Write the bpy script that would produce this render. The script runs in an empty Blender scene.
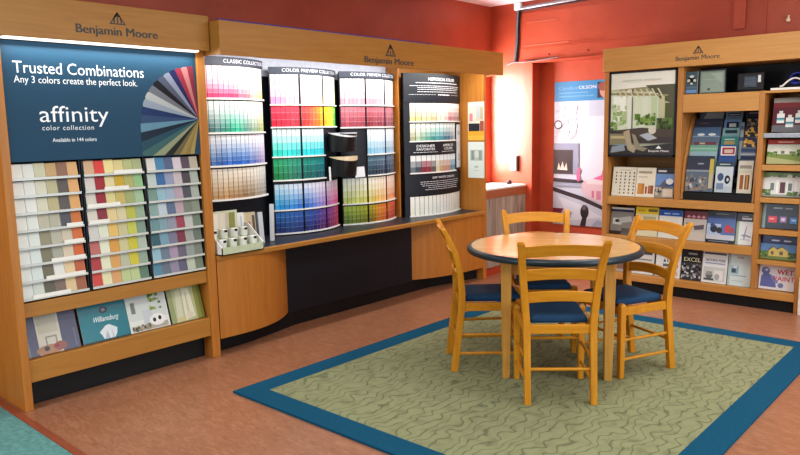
import bpy, bmesh, math, random
from mathutils import Vector, Matrix
random.seed(7)
col = bpy.context.scene.collection
PI = math.pi

# ------------------------------------------------------------------ colour + materials
def lin(c):
    out = []
    for v in c[:3]:
        v = max(0.0, min(255.0, v)) / 255.0
        out.append(v / 12.92 if v <= 0.04045 else ((v + 0.055) / 1.055) ** 2.4)
    return (out[0], out[1], out[2], 1.0)

def nodes(name):
    m = bpy.data.materials.new(name); m.use_nodes = True
    nt = m.node_tree; b = nt.nodes['Principled BSDF']
    return m, nt, b

def plain(name, c, rough=.5, metal=0., noise=.06, scale=30, spec=.5):
    m, nt, b = nodes(name)
    b.inputs['Roughness'].default_value = rough; b.inputs['Metallic'].default_value = metal
    b.inputs['Specular IOR Level'].default_value = spec
    tc = nt.nodes.new('ShaderNodeTexCoord'); n = nt.nodes.new('ShaderNodeTexNoise')
    n.inputs['Scale'].default_value = scale; n.inputs['Detail'].default_value = 4
    nt.links.new(tc.outputs['Object'], n.inputs['Vector'])
    r = nt.nodes.new('ShaderNodeValToRGB'); L = lin(c)
    r.color_ramp.elements[0].color = tuple(v * (1 - noise) for v in L[:3]) + (1,)
    r.color_ramp.elements[1].color = tuple(min(1, v * (1 + noise)) for v in L[:3]) + (1,)
    r.color_ramp.elements[0].position = .35; r.color_ramp.elements[1].position = .65
    nt.links.new(n.outputs['Fac'], r.inputs['Fac']); nt.links.new(r.outputs['Color'], b.inputs['Base Color'])
    return m

def wood(name, c1, c2, axis='z', rough=.42, scale=5.0):
    m, nt, b = nodes(name)
    b.inputs['Roughness'].default_value = rough
    tc = nt.nodes.new('ShaderNodeTexCoord'); mp = nt.nodes.new('ShaderNodeMapping')
    s = {'x': (.6, 9, 9), 'y': (9, .6, 9), 'z': (9, 9, .6)}[axis]
    mp.inputs['Scale'].default_value = s
    n = nt.nodes.new('ShaderNodeTexNoise'); n.inputs['Scale'].default_value = scale; n.inputs['Detail'].default_value = 7
    n.inputs['Distortion'].default_value = .6
    r = nt.nodes.new('ShaderNodeValToRGB')
    r.color_ramp.elements[0].color = lin(c1); r.color_ramp.elements[1].color = lin(c2)
    r.color_ramp.elements[0].position = .3; r.color_ramp.elements[1].position = .7
    bp = nt.nodes.new('ShaderNodeBump'); bp.inputs['Strength'].default_value = .04
    nt.links.new(tc.outputs['Object'], mp.inputs['Vector']); nt.links.new(mp.outputs['Vector'], n.inputs['Vector'])
    nt.links.new(n.outputs['Fac'], r.inputs['Fac']); nt.links.new(r.outputs['Color'], b.inputs['Base Color'])
    nt.links.new(n.outputs['Fac'], bp.inputs['Height']); nt.links.new(bp.outputs['Normal'], b.inputs['Normal'])
    return m

def emit(name, c, s):
    m, nt, b = nodes(name)
    b.inputs['Base Color'].default_value = lin(c)
    b.inputs['Emission Color'].default_value = lin(c); b.inputs['Emission Strength'].default_value = s
    return m

def printed(name, rough):
    m, nt, b = nodes(name)
    a = nt.nodes.new('ShaderNodeAttribute'); a.attribute_name = 'Col'
    b.inputs['Roughness'].default_value = rough
    nt.links.new(a.outputs['Color'], b.inputs['Base Color'])
    return m

PRINT = printed('printed_paper', .45)
GLOSS = printed('glossy_print', .22)
WOOD = wood('oak_fixture_upright', (174, 114, 48), (190, 128, 58), 'z')
WOODY = wood('oak_fixture_lengthwise', (168, 118, 54), (180, 130, 62), 'y')
WOODX = wood('oak_bookcase_lengthwise', (190, 140, 78), (202, 152, 88), 'x')
WOODBZ = wood('oak_bookcase_upright', (174, 120, 62), (190, 136, 74), 'z')
CHAIRW = wood('honey_chair_wood', (192, 130, 30), (210, 148, 42), 'z', .36)
CHAIRX = wood('honey_chair_rail_wood', (192, 130, 30), (210, 148, 42), 'x', .36)
TABTOP = wood('table_laminate', (208, 164, 110), (218, 178, 126), 'x', .2, 3)
TABLEG = wood('table_leg_wood', (190, 140, 66), (208, 160, 84), 'z', .4)
RIM = plain('dark_teal_rim', (38, 58, 68), .3)
NAVY = plain('navy_laminate', (20, 27, 38), .5)
BLACK = plain('black_plastic', (16, 17, 20), .4)
KICK = plain('black_kick', (11, 16, 20), .55)
CHAR = plain('charcoal_laminate', (50, 56, 66), .38)
SLATE = plain('slate_header', (50, 60, 80), .45)
GREYTOP = plain('pale_grey_panel', (206, 210, 224), .5)
WHITE = plain('white_plastic', (236, 236, 232), .35, noise=.02)
DIMW = plain('off_white_paint', (222, 220, 212), .5)
CUSH = plain('navy_upholstery', (26, 66, 100), .85, noise=.2, scale=160)
METAL = plain('brushed_metal', (150, 152, 158), .35, .8)
PALEG = plain('pale_green_card', (196, 208, 180), .5)
INK = plain('dark_lettering', (72, 72, 70), .5)
WHITEINK = plain('white_lettering', (240, 244, 248), .5, noise=.01)
BLUEP = plain('blue_sign_panel', (17, 70, 98), .6, noise=.03, scale=4)
GLASS, _nt, _b = nodes('window_glass')
_b.inputs['Roughness'].default_value = .03; _b.inputs['Base Color'].default_value = (.9, .95, 1, 1)
_tr = _nt.nodes.new('ShaderNodeBsdfTransparent'); _mx = _nt.nodes.new('ShaderNodeMixShader'); _mx.inputs[0].default_value = .08
_nt.links.new(_tr.outputs[0], _mx.inputs[1]); _nt.links.new(_b.outputs[0], _mx.inputs[2]); _nt.links.new(_mx.outputs[0], _nt.nodes['Material Output'].inputs['Surface'])
TUBE = emit('lit_diffuser', (255, 250, 244), 1.25)

def mat_wall():
    m, nt, b = nodes('red_painted_boards'); b.inputs['Roughness'].default_value = .42
    tc = nt.nodes.new('ShaderNodeTexCoord'); n = nt.nodes.new('ShaderNodeTexNoise'); n.inputs['Scale'].default_value = 2.2; n.inputs['Detail'].default_value = 6
    r = nt.nodes.new('ShaderNodeValToRGB')
    r.color_ramp.elements[0].color = lin((164, 72, 48)); r.color_ramp.elements[1].color = lin((178, 84, 58))
    r.color_ramp.elements[0].position = .3; r.color_ramp.elements[1].position = .7
    n2 = nt.nodes.new('ShaderNodeTexNoise'); n2.inputs['Scale'].default_value = 14; n2.inputs['Detail'].default_value = 5
    bp = nt.nodes.new('ShaderNodeBump'); bp.inputs['Strength'].default_value = .18; bp.inputs['Distance'].default_value = .02
    L = nt.links.new
    L(tc.outputs['Object'], n.inputs['Vector']); L(tc.outputs['Object'], n2.inputs['Vector'])
    L(n.outputs['Fac'], r.inputs['Fac']); L(r.outputs['Color'], b.inputs['Base Color'])
    L(n2.outputs['Fac'], bp.inputs['Height']); L(bp.outputs['Normal'], b.inputs['Normal'])
    return m
REDW = mat_wall()
REDT = plain('red_trim_paint', (176, 78, 52), .4)
REDLINE = plain('pale_board_seam', (226, 140, 116), .5)

def mat_floor():
    m, nt, b = nodes('marbled_terracotta_linoleum'); b.inputs['Roughness'].default_value = .3
    L = nt.links.new; tc = nt.nodes.new('ShaderNodeTexCoord')
    mp = nt.nodes.new('ShaderNodeMapping'); mp.inputs['Scale'].default_value = (2.2, 7, 1); mp.inputs['Rotation'].default_value = (0, 0, .25)
    n = nt.nodes.new('ShaderNodeTexNoise'); n.inputs['Scale'].default_value = 6; n.inputs['Detail'].default_value = 9; n.inputs['Distortion'].default_value = 1.4
    n2 = nt.nodes.new('ShaderNodeTexNoise'); n2.inputs['Scale'].default_value = 1.1; n2.inputs['Detail'].default_value = 3
    r = nt.nodes.new('ShaderNodeValToRGB')
    e = r.color_ramp.elements; e[0].position = .3; e[0].color = lin((152, 107, 80)); e[1].position = .72; e[1].color = lin((182, 138, 110))
    k = e.new(.5); k.color = lin((166, 118, 91))
    mx = nt.nodes.new('ShaderNodeMix'); mx.data_type = 'RGBA'; mx.blend_type = 'MULTIPLY'; mx.inputs[0].default_value = .25
    r2 = nt.nodes.new('ShaderNodeValToRGB'); r2.color_ramp.elements[0].position = .35; r2.color_ramp.elements[0].color = (.62, .58, .55, 1); r2.color_ramp.elements[1].position = .65
    L(tc.outputs['Object'], mp.inputs['Vector']); L(mp.outputs['Vector'], n.inputs['Vector']); L(tc.outputs['Object'], n2.inputs['Vector'])
    L(n.outputs['Fac'], r.inputs['Fac']); L(n2.outputs['Fac'], r2.inputs['Fac'])
    L(r.outputs['Color'], mx.inputs[6]); L(r2.outputs['Color'], mx.inputs[7]); L(mx.outputs[2], b.inputs['Base Color'])
    return m

def mat_rug():
    m, nt, b = nodes('green_squiggle_carpet'); b.inputs['Roughness'].default_value = .95; b.inputs['Specular IOR Level'].default_value = .1
    L = nt.links.new; tc = nt.nodes.new('ShaderNodeTexCoord')
    mp = nt.nodes.new('ShaderNodeMapping'); mp.inputs['Scale'].default_value = (.8, 1.0, 1)
    nz = nt.nodes.new('ShaderNodeTexNoise'); nz.noise_dimensions = '2D'; nz.inputs['Scale'].default_value = 9; nz.inputs['Detail'].default_value = .8; nz.inputs['Roughness'].default_value = .5
    def M(op, a, b_=None):
        q = nt.nodes.new('ShaderNodeMath'); q.operation = op
        for k, x in enumerate((a, b_)):
            if x is None: continue
            if isinstance(x, (int, float)): q.inputs[k].default_value = x
            else: L(x, q.inputs[k])
        return q.outputs[0]
    sp = nt.nodes.new('ShaderNodeSeparateXYZ'); L(tc.outputs['Object'], sp.inputs[0]); L(tc.outputs['Object'], mp.inputs['Vector']); L(mp.outputs['Vector'], nz.inputs['Vector'])
    ph = M('ADD', M('DIVIDE', sp.outputs['X'], .058), M('MULTIPLY', nz.outputs['Fac'], 2.6))
    tri = M('MULTIPLY', M('ABSOLUTE', M('SUBTRACT', M('FRACT', ph), .5)), 2.0)
    r = nt.nodes.new('ShaderNodeValToRGB'); e = r.color_ramp.elements
    e[0].position = .04; e[0].color = lin((110, 116, 92)); e[1].position = .25; e[1].color = lin((140, 145, 114))
    L(tri, r.inputs['Fac'])
    f = nt.nodes.new('ShaderNodeTexNoise'); f.inputs['Scale'].default_value = 260; f.inputs['Detail'].default_value = 2
    big = nt.nodes.new('ShaderNodeTexNoise'); big.inputs['Scale'].default_value = 14; big.inputs['Detail'].default_value = 4
    ma = nt.nodes.new('ShaderNodeMath'); ma.operation = 'ADD'
    r2 = nt.nodes.new('ShaderNodeValToRGB'); r2.color_ramp.elements[0].position = .7; r2.color_ramp.elements[1].position = 1.3
    r2.color_ramp.elements[0].color = (.72, .72, .72, 1); r2.color_ramp.elements[1].color = (1.1, 1.1, 1.1, 1)
    mx = nt.nodes.new('ShaderNodeMix'); mx.data_type = 'RGBA'; mx.blend_type = 'MULTIPLY'; mx.inputs[0].default_value = 1
    bp = nt.nodes.new('ShaderNodeBump'); bp.inputs['Strength'].default_value = .4; bp.inputs['Distance'].default_value = .004
    L(tc.outputs['Object'], f.inputs['Vector']); L(tc.outputs['Object'], big.inputs['Vector'])
    L(f.outputs['Fac'], ma.inputs[0]); L(big.outputs['Fac'], ma.inputs[1]); L(ma.outputs[0], r2.inputs['Fac'])
    L(r.outputs['Color'], mx.inputs[6]); L(r2.outputs['Color'], mx.inputs[7]); L(mx.outputs[2], b.inputs['Base Color'])
    L(f.outputs['Fac'], bp.inputs['Height']); L(bp.outputs['Normal'], b.inputs['Normal'])
    return m
RUGF = mat_rug()
RUGB = plain('blue_carpet_border', (32, 88, 116), .95, noise=.16, scale=180, spec=.1)
TEAL = plain('teal_carpet_tile', (104, 152, 148), .95, noise=.14, scale=40, spec=.1)
FLOORM = mat_floor()
CEIL = plain('white_ceiling_paint', (232, 236, 244), .8, noise=.02, scale=3)
PLANK = wood('weathered_grey_planks', (128, 116, 104), (176, 166, 152), 'z', .8, 4)

# ------------------------------------------------------------------ mesh builder
class MB:
    def __init__(s): s.v = []; s.f = []; s.c = []; s.mi = []; s.sm = []
    def add(s, vs, fs, c=None, mi=0, smooth=False):
        o = len(s.v); s.v += [tuple(p) for p in vs]
        for f in fs:
            s.f.append(tuple(o + i for i in f)); s.c.append(c); s.mi.append(mi); s.sm.append(smooth)
    def box(s, lo, hi, c=None, mi=0):
        (a, b, d), (e, f, g) = lo, hi
        s.add([(a,b,d),(e,b,d),(e,f,d),(a,f,d),(a,b,g),(e,b,g),(e,f,g),(a,f,g)],
              [(0,3,2,1),(4,5,6,7),(0,1,5,4),(1,2,6,5),(2,3,7,6),(3,0,4,7)], c, mi)
    def prism(s, poly, h0, h1, c=None, mi=0, axis='z'):
        n = len(poly)
        def P(p, h): return {'z': (p[0], p[1], h), 'y': (p[0], h, p[1]), 'x': (h, p[0], p[1])}[axis]
        s.add([P(p, h0) for p in poly] + [P(p, h1) for p in poly],
              [tuple(range(n-1, -1, -1)), tuple(range(n, 2*n))] + [(i, (i+1) % n, n+(i+1) % n, n+i) for i in range(n)], c, mi)
    def loft(s, rings, c=None, mi=0, smooth=False, cap=True):
        n = len(rings[0]); vs = [p for r in rings for p in r]; fs = []
        for k in range(len(rings)-1):
            for i in range(n):
                fs.append((k*n+i, k*n+(i+1) % n, (k+1)*n+(i+1) % n, (k+1)*n+i))
        s.add(vs, fs, c, mi, smooth)
        if cap:
            s.add(rings[0], [tuple(range(n-1, -1, -1))], c, mi); s.add(rings[-1], [tuple(range(n))], c, mi)
    def tube(s, pts, r, n=8, c=None, mi=0):
        rings = []
        for i, p in enumerate(pts):
            p = Vector(p); a = Vector(pts[max(0, i-1)]); b = Vector(pts[min(len(pts)-1, i+1)])
            d = (b - a).normalized(); u = d.orthogonal().normalized(); w = d.cross(u)
            if i and abs(pu.dot(d)) < .99:
                u = (pu - d * pu.dot(d)).normalized(); w = d.cross(u)
            pu = u
            rings.append([tuple(p + u*r*math.cos(2*PI*k/n) + w*r*math.sin(2*PI*k/n)) for k in range(n)])
        s.loft(rings, c, mi, True)
    def lathe(s, prof, ctr, n=48, c=None, mi=0, smooth=True):
        vs = [(ctr[0]+r*math.cos(2*PI*k/n), ctr[1]+r*math.sin(2*PI*k/n), ctr[2]+z) for r, z in prof for k in range(n)]
        fs = [(i*n+k, i*n+(k+1) % n, (i+1)*n+(k+1) % n, (i+1)*n+k) for i in range(len(prof)-1) for k in range(n)]
        s.add(vs, fs, c, mi, smooth)
    def quadf(s, F, u0, v0, u1, v1, c, d=0., mi=0):
        s.add([F(u0, v0, d), F(u1, v0, d), F(u1, v1, d), F(u0, v1, d)], [(0, 1, 2, 3)], c, mi)

ORG = {}
def build(name, mb, mats, parent=None, bevel=0, origin='base', seg=2, local=False):
    me = bpy.data.meshes.new(name)
    if not isinstance(mats, (list, tuple)): mats = [mats]
    xs = [p[0] for p in mb.v]; ys = [p[1] for p in mb.v]; zs = [p[2] for p in mb.v]
    o3 = Vector(((min(xs)+max(xs))/2, (min(ys)+max(ys))/2, min(zs)))
    if local: o3 = Vector((0, 0, 0))
    me.from_pydata([tuple(Vector(p) - o3) for p in mb.v], [], mb.f)
    for m in mats: me.materials.append(m)
    me.polygons.foreach_set('material_index', mb.mi)
    me.polygons.foreach_set('use_smooth', mb.sm)
    if any(c is not None for c in mb.c):
        at = me.color_attributes.new('Col', 'FLOAT_COLOR', 'CORNER'); data = []
        for p, c in zip(me.polygons, mb.c):
            data += list(lin(c if c is not None else (200, 200, 200))) * p.loop_total
        at.data.foreach_set('color', data)
    me.update()
    o = bpy.data.objects.new(name, me); col.objects.link(o)
    ORG[o.name] = o3
    if parent is not None:
        o.parent = parent
        o.location = o3 - ORG[parent.name] if not local else (0, 0, 0)
    else: o.location = o3
    if bevel:
        b = o.modifiers.new('Bevel', 'BEVEL'); b.width = bevel; b.segments = seg; b.limit_method = 'ANGLE'; b.angle_limit = .6
    return o

def tag(o, label, cat, group=None):
    o['label'] = label; o['category'] = cat
    if group: o['group'] = group
    return o
def empty(name, loc, label, cat, group=None):
    o = bpy.data.objects.new(name, None); col.objects.link(o); o.location = loc; o.empty_display_size = .1
    ORG[o.name] = Vector(loc)
    return tag(o, label, cat, group)
def struct(name, mb, mats, **k):
    o = build(name, mb, mats, **k); o['kind'] = 'structure'; return o

# ------------------------------------------------------------------ lettering
_tc = {}
def text_geo(t, bold=0., space=1.):
    key = (t, bold, space)
    if key not in _tc:
        cu = bpy.data.curves.new('lettering', 'FONT'); cu.body = t; cu.resolution_u = 3; cu.fill_mode = 'FRONT'
        cu.space_character = space
        ob = bpy.data.objects.new('lettering', cu)
        me = ob.to_mesh()
        vs = [(v.co.x, v.co.y) for v in me.vertices]; fs = [tuple(p.vertices) for p in me.polygons]
        ob.to_mesh_clear(); bpy.data.objects.remove(ob); bpy.data.curves.remove(cu)
        _tc[key] = (vs, fs)
    return _tc[key]
CAPH = .69
def text_on(mb, F, t, u0, u1, v0, cap, c, d=.0004, bold=0., mi=0, space=1., slant=0.):
    vs, fs = text_geo(t, bold, space)
    x0 = min(p[0] for p in vs); x1 = max(p[0] for p in vs)
    k = (u1 - u0) / (x1 - x0); q = cap / CAPH
    for b in ((-bold, bold) if bold else (0,)):
        mb.add([F(u0 + (x + b + slant*y - x0)*k, v0 + y*q, d + b*.002) for x, y in vs], fs, c, mi)

def flat(o, r, u, n=None):
    o = Vector(o); r = Vector(r); u = Vector(u); n = Vector(n) if n else r.cross(u)
    return lambda a, b, d=0.: tuple(o + r*a + u*b + n*d)

def brand(F, u0, u1, v0, cap, bold, par):
    def w(t):
        vs, _ = text_geo(t); xs = [p[0] for p in vs]; return max(xs)-min(xs)
    full, a, b = w('Benjamin Moore'), w('Benjamin'), w('Moore'); k = (u1-u0)/full
    for t, p, q in (('Benjamin', u0, u0+a*k), ('Moore', u1-b*k, u1)):
        m = MB(); text_on(m, F, t, p, q, v0, cap, None, bold=bold); build('lettering', m, INK, par)
ORDW = 'first second third fourth fifth sixth seventh eighth ninth tenth eleventh twelfth thirteenth fourteenth fifteenth sixteenth seventeenth eighteenth nineteenth twentieth'.split()

# ================================================================== ROOM
XL, YB, HC = -4.42, 6.40, 2.72
# left wall with a window above the corner ledge
m = MB(); wy0, wy1, wz0, wz1 = 5.74, 6.30, 1.0, 2.05
for lo, hi in (((XL-.15, -1.5, 0), (XL, wy0, HC)), ((XL-.15, wy1, 0), (XL, 7.0, HC)),
               ((XL-.15, wy0, 0), (XL, wy1, wz0)), ((XL-.15, wy0, wz1), (XL, wy1, HC))): m.box(lo, hi)
struct('wall_left', m, REDW)
m = MB()
for lo, hi in (((XL-.09, wy0, wz0), (XL-.05, wy0+.04, wz1)), ((XL-.09, wy1-.04, wz0), (XL-.05, wy1, wz1)),
               ((XL-.09, wy0, wz0), (XL-.05, wy1, wz0+.04)), ((XL-.09, wy0, wz1-.04), (XL-.05, wy1, wz1))): m.box(lo, hi)
w = struct('window_1', m, WHITE)
g = MB(); g.box((XL-.075, wy0+.04, wz0+.04), (XL-.069, wy1-.04, wz1-.04)); build('window_pane', g, GLASS, w)
# back wall: pilaster, header band and shallow recess
RX0, RX1, RZ, RY = -3.905, -2.75, 2.105, 6.55
m = MB()
m.box((XL-.15, YB, 0), (RX0, 7.0, HC)); m.box((RX0, YB, RZ), (RX1, 7.0, HC)); m.box((RX1, YB, 0), (3.2, 7.0, HC)); m.box((RX0, RY, 0), (RX1, 7.0, RZ))
struct('wall_back', m, REDW)
m = MB(); m.box((RX0-.085, YB-.014, 0), (RX0+.004, YB, RZ)); m.box((RX0-.085, YB-.02, RZ), (RX1+.05, YB, RZ+.018)); struct('trim_1', m, REDT)
m = MB(); m.box((-1.975, YB-.022, 2.235), (-1.884, YB, HC)); struct('trim_2', m, REDT)
m = MB(); m.box((-1.742, YB-.012, 2.15), (-1.727, YB, HC)); struct('trim_3', m, REDT)
m = MB()
for x0, x1, z in ((-3.99, -3.62, 2.50), (-4.03, -3.13, 2.272), (-4.1, 3.2, 2.25)):
    m.box((x0, YB-.003, z), (x1, YB, z+.006))
struct('trim_4', m, REDT)
m = MB(); m.box((-3.98, YB-.0045, 2.505), (-3.63, YB, 2.509)); m.box((-4.02, YB-.0045, 2.279), (-3.5, YB, 2.283)); struct('trim_5', m, REDLINE)
m = MB(); m.box((XL, YB-.004, 2.60), (3.2, YB, 2.606)); struct('trim_6', m, REDT)
m = MB(); m.box((XL-.15, -1.5, HC), (3.2, 7.0, HC+.1)); struct('ceiling', m, CEIL)
m = MB(); m.box((XL-.15, 1.325, -.1), (3.2, 7.0, 0)); struct('floor', m, FLOORM)
m = MB(); m.box((XL-.15, -1.5, -.1), (3.2, 1.285, .004)); tag_c = struct('floor_carpet', m, TEAL)
m = MB(); m.prism([(1.285, 0), (1.33, 0), (1.325, .006), (1.29, .008)], XL, 3.2, axis='x'); m.box((XL-.15, 1.285, -.1), (3.2, 1.325, 0))
struct('trim_8', m, plain('threshold_strip', (150, 84, 62), .35))
m = MB(); m.box((-1.28, 5.93, 0), (-1.02, 6.39, .30)); m.box((-1.27, 5.96, .30), (-1.02, 6.40, .315))
tag(build('white_utility_box', m, DIMW, bevel=.004), 'low white boxed pipe cover on the floor right of the brochure bookcase', 'pipe cover')

# rug
t = empty('area_rug', (-2.14, 3.7, 0), 'green squiggle patterned rug with wide blue border under the table', 'rug')
rx0, rx1, ry0, ry1, bw = -3.305, -.945, 2.225, 5.17, .145
m = MB()
for lo, hi in (((rx0, ry0, 0), (rx1, ry0+bw, .012)), ((rx0, ry1-bw, 0), (rx1, ry1, .012)),
               ((rx0, ry0+bw, 0), (rx0+bw, ry1-bw, .012)), ((rx1-bw, ry0+bw, 0), (rx1, ry1-bw, .012))): m.box(lo, hi)
b = build('border', m, RUGB, t); b['label'] = 'blue border'
m = MB(); m.box((rx0+bw, ry0+bw, 0), (rx1-bw, ry1-bw, .0115)); build('field', m, RUGF, t)

# ================================================================== TABLE
TC = Vector((-2.157, 3.79, 0)); ta = math.atan2(.562, .827)
t = empty('round_table', TC, 'round light wood table with dark teal rim among four chairs', 'table'); t.rotation_euler.z = ta
m = MB(); R_ = .528
m.lathe([(0, .752), (R_-.028, .752)], (0, 0, 0), 96, smooth=False)
m.lathe([(R_-.028, .713), (0, .713)], (0, 0, 0), 96, smooth=False)
build('tabletop', m, TABTOP, t, local=True)
m = MB(); m.lathe([(R_-.028, .713)] + [(R_-.02 + .02*math.cos(a), .7325 + .0195*math.sin(a)) for a in [(-90 + 15*k)*PI/180 for k in range(13)]] + [(R_-.028, .7522)], (0, 0, 0), 96)
build('edge_band', m, RIM, t, local=True)
m = MB(); q = .278
for sx in (-1, 1):
    m.box((-q, sx*q-.011, .625), (q, sx*q+.011, .713)); m.box((sx*q-.011, -q, .625), (sx*q+.011, q, .713))
build('apron', m, TABLEG, t, local=True)
for sx in (-1, 1):
    for sy in (-1, 1):
        m = MB(); rings = []
        for z, h in ((.0125, .022), (.5, .029), (.713, .031)):
            cx, cy = sx*.29, sy*.29
            rings.append([(cx-h, cy-h, z), (cx+h, cy-h, z), (cx+h, cy+h, z), (cx-h, cy+h, z)])
        m.loft(rings); build('leg', m, TABLEG, t, bevel=.003, local=True)

# ================================================================== CHAIRS
def interp(tab, z):
    for (a, va), (b, vb) in zip(tab, tab[1:]):
        if z <= b:
            k = (z - a)/(b - a); return va + (vb - va)*k
    return tab[-1][1]
PY = [(0, -.195), (.2, -.172), (.40, -.148), (.50, -.146), (.60, -.155), (.68, -.170), (.76, -.195), (.83, -.227), (.893, -.262)]
PX = [(0, .173), (.43, .174), (.6, .188), (.893, .219)]
def make_chair(label):
    t = empty('dining_chair', (0, 0, 0), label, 'chair', 'ladder back chairs around the table')
    z0 = .0125
    for s in (-1, 1):
        m = MB(); rings = []
        zs = [z0, .1, .2, .3, .4, .45, .5, .55, .6, .64, .68, .72, .76, .80, .84, .88, .893]
        for z in zs:
            y = interp(PY, z); x = s*interp(PX, z)
            hx = .017 + .002*min(1, max(0, (z-.1)/.3)); hy = .021 - .006*max(0, (z-.45)/.435)
            if z > .885: hx -= .006; hy -= .005
            rings.append([(x-hx, y-hy, z), (x+hx, y-hy, z), (x+hx, y+hy, z), (x-hx, y+hy, z)])
        m.loft(rings); build('leg', m, CHAIRW, t, bevel=.004, local=True)
        m = MB(); rings = []
        for z, h in ((z0, .0155), (.3, .0185), (.44, .0195), (.452, .013)):
            x, y = s*.184, .195
            rings.append([(x-h, y-h, z), (x+h, y-h, z), (x+h, y+h, z), (x-h, y+h, z)])
        m.loft(rings); build('leg', m, CHAIRW, t, bevel=.004, local=True)
    for zb, zt, ab, at_ in ((.797, .862, .018, .016), (.667, .73, .018, .016), (.546, .605, .018, .016)):
        m = MB(); rings = []; n = 14
        for i in range(n+1):
            u = -1 + 2*i/n; arch = 1 - u*u
            B = zb + ab*arch; T = zt + at_*arch; zc = (zb+zt)/2
            x = u*interp(PX, zc)
            yb = interp(PY, zb) - .026*arch; yt = interp(PY, zt) - .026*arch
            rings.append([(x, yb-.008, B), (x, yb+.008, B), (x, yt+.008, T), (x, yt-.008, T)])
        m.loft(rings, smooth=False); build('back_slat', m, CHAIRX, t, bevel=.003, local=True)
    m = MB()
    for s in (-1, 1):
        m.add([(s*(.165), -.15, .383), (s*.186, -.15, .383), (s*.197, .195, .383), (s*.175, .195, .383),
               (s*.165, -.15, .432), (s*.186, -.15, .432), (s*.197, .195, .432), (s*.175, .195, .432)],
              [(0,3,2,1),(4,5,6,7),(0,1,5,4),(1,2,6,5),(2,3,7,6),(3,0,4,7)] if s > 0 else [(0,1,2,3),(4,7,6,5),(0,4,5,1),(1,5,6,2),(2,6,7,3),(3,7,4,0)])
    m.box((-.18, .184, .383), (.18, .206, .432)); m.box((-.165, -.16, .383), (.165, -.14, .432))
    build('seat_frame', m, CHAIRX, t, bevel=.003, local=True)
    m = MB(); rings = []
    for z, k in ((.433, .97), (.445, 1.0), (.458, .995), (.468, .96), (.474, .87), (.476, .6)):
        cy = .04; P = []
        for x, y in ((-.150, -.125), (.150, -.125), (.162, .17), (.158, .212), (-.158, .212), (-.162, .17)):
            P.append((x*k, cy + (y-cy)*k, z))
        rings.append(P)
    m.loft(rings, smooth=False); build('cushion', m, CUSH, t, bevel=.006, local=True, seg=3)
    for s in (-1, 1):
        for z in (.12, .235):
            m = MB(); m.tube([(s*.172, interp(PY, z), z), (s*.184, .195, z)], .0095)
            build('stretcher', m, CHAIRX, t, local=True)
    for y, z, hw in ((interp(PY, .195), .195, .172), (.195, .255, .184)):
        m = MB(); m.tube([(-hw, y, z), (hw, y, z)], .0095); build('stretcher', m, CHAIRX, t, local=True)
    return t
def dup(root, label):
    r = root.copy(); col.objects.link(r); r['label'] = label
    for ch in list(root.children):
        c = ch.copy(); col.objects.link(c); c.parent = r
    return r
def place(ch, back, fwd):
    f = Vector((fwd[0], fwd[1], 0)).normalized()
    ch.location = Vector((back[0], back[1], 0)) + f*.195
    ch.rotation_euler.z = math.atan2(-f.x, f.y)
c0 = make_chair('honey wood ladder back chair nearest the viewer, seen from behind')
place(c0, (-1.782, 3.219), (-.635, .772))
c1 = dup(c0, 'honey wood ladder back chair on the table\'s right, nearest the bookcase'); place(c1, (-1.708, 4.215), (-.43, -.90))
c2 = dup(c0, 'honey wood ladder back chair on the table\'s left, seen from its side'); place(c2, (-2.652, 3.405), (.73, .68))
c3 = dup(c0, 'honey wood ladder back chair on the far side, mostly hidden by the table'); place(c3, (-2.54, 4.225), (.64, -.77))

# ================================================================== AFFINITY STAND (left)
def logo(mb, F, cx, v0, w, h, mi=0):
    # open triangle with inner stripes
    A = (cx-w/2, v0); B = (cx+w/2, v0); T = (cx, v0+h); k = .16
    c = (cx, v0+h*.36)
    def sh(p, s): return (c[0]+(p[0]-c[0])*s, c[1]+(p[1]-c[1])*s)
    a, b, t_ = sh(A, .74), sh(B, .74), sh(T, .74)
    for q in ((A, B, b, a), (B, T, t_, b), (T, A, a, t_)):
        mb.add([F(p[0], p[1], .0004) for p in q], [(0, 1, 2, 3)], None, mi)
    mb.add([F(*p, .0004) for p in (T, (cx-w*.2, v0+h*.6), (cx+w*.2, v0+h*.6))], [(0, 1, 2)], None, mi)
    for s in (-.17, 0, .17):
        x = cx+s*w
        mb.add([F(x-w*.045+s*w*.3, v0+h*.1, .0004), (F(x+w*.045+s*w*.3, v0+h*.1, .0004)), F(x+w*.03, v0+h*.62, .0004), F(x-w*.03, v0+h*.62, .0004)], [(0, 1, 2, 3)], None, mi)

X0 = -3.935
st = empty('color_sample_stand', (-4.17, 1.97, 0), 'oak paint color stand with blue header sign, rightmost edge joining the long counter', 'display stand')
st['label'] = 'oak color stand at the far left with blue header sign and color fan'
def part(name, lo, hi, mt, par=st, bevel=.003):
    m = MB(); m.box(lo, hi); return build(name, m, mt, par, bevel)
part('side_panel', (XL+.01, 1.345, 0), (X0, 1.388, 1.975), WOOD)
part('side_panel', (XL+.01, 2.512, 0), (X0, 2.572, 1.975), WOOD)
v = part('valance', (XL+.01, 1.36, 1.968), (-3.87, 2.572, 2.178), WOODY)
F = flat((-3.8696, 0, 0), (0, 1, 0), (0, 0, 1))
brand(F, 1.75, 2.222, 2.012, .046, .028, v)
m = MB(); logo(m, F, 1.985, 2.072, .098, .068); build('emblem', m, INK, v)
tb = part('light_diffuser', (-3.94, 1.395, 1.959), (-3.89, 2.505, 1.968), TUBE, bevel=0)
sign = part('header_sign', (-3.97, 1.39, 1.335), (-3.945, 2.51, 1.955), BLUEP, bevel=0)
F = flat((-3.9448, 0, 0), (0, 1, 0), (0, 0, 1))
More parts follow.
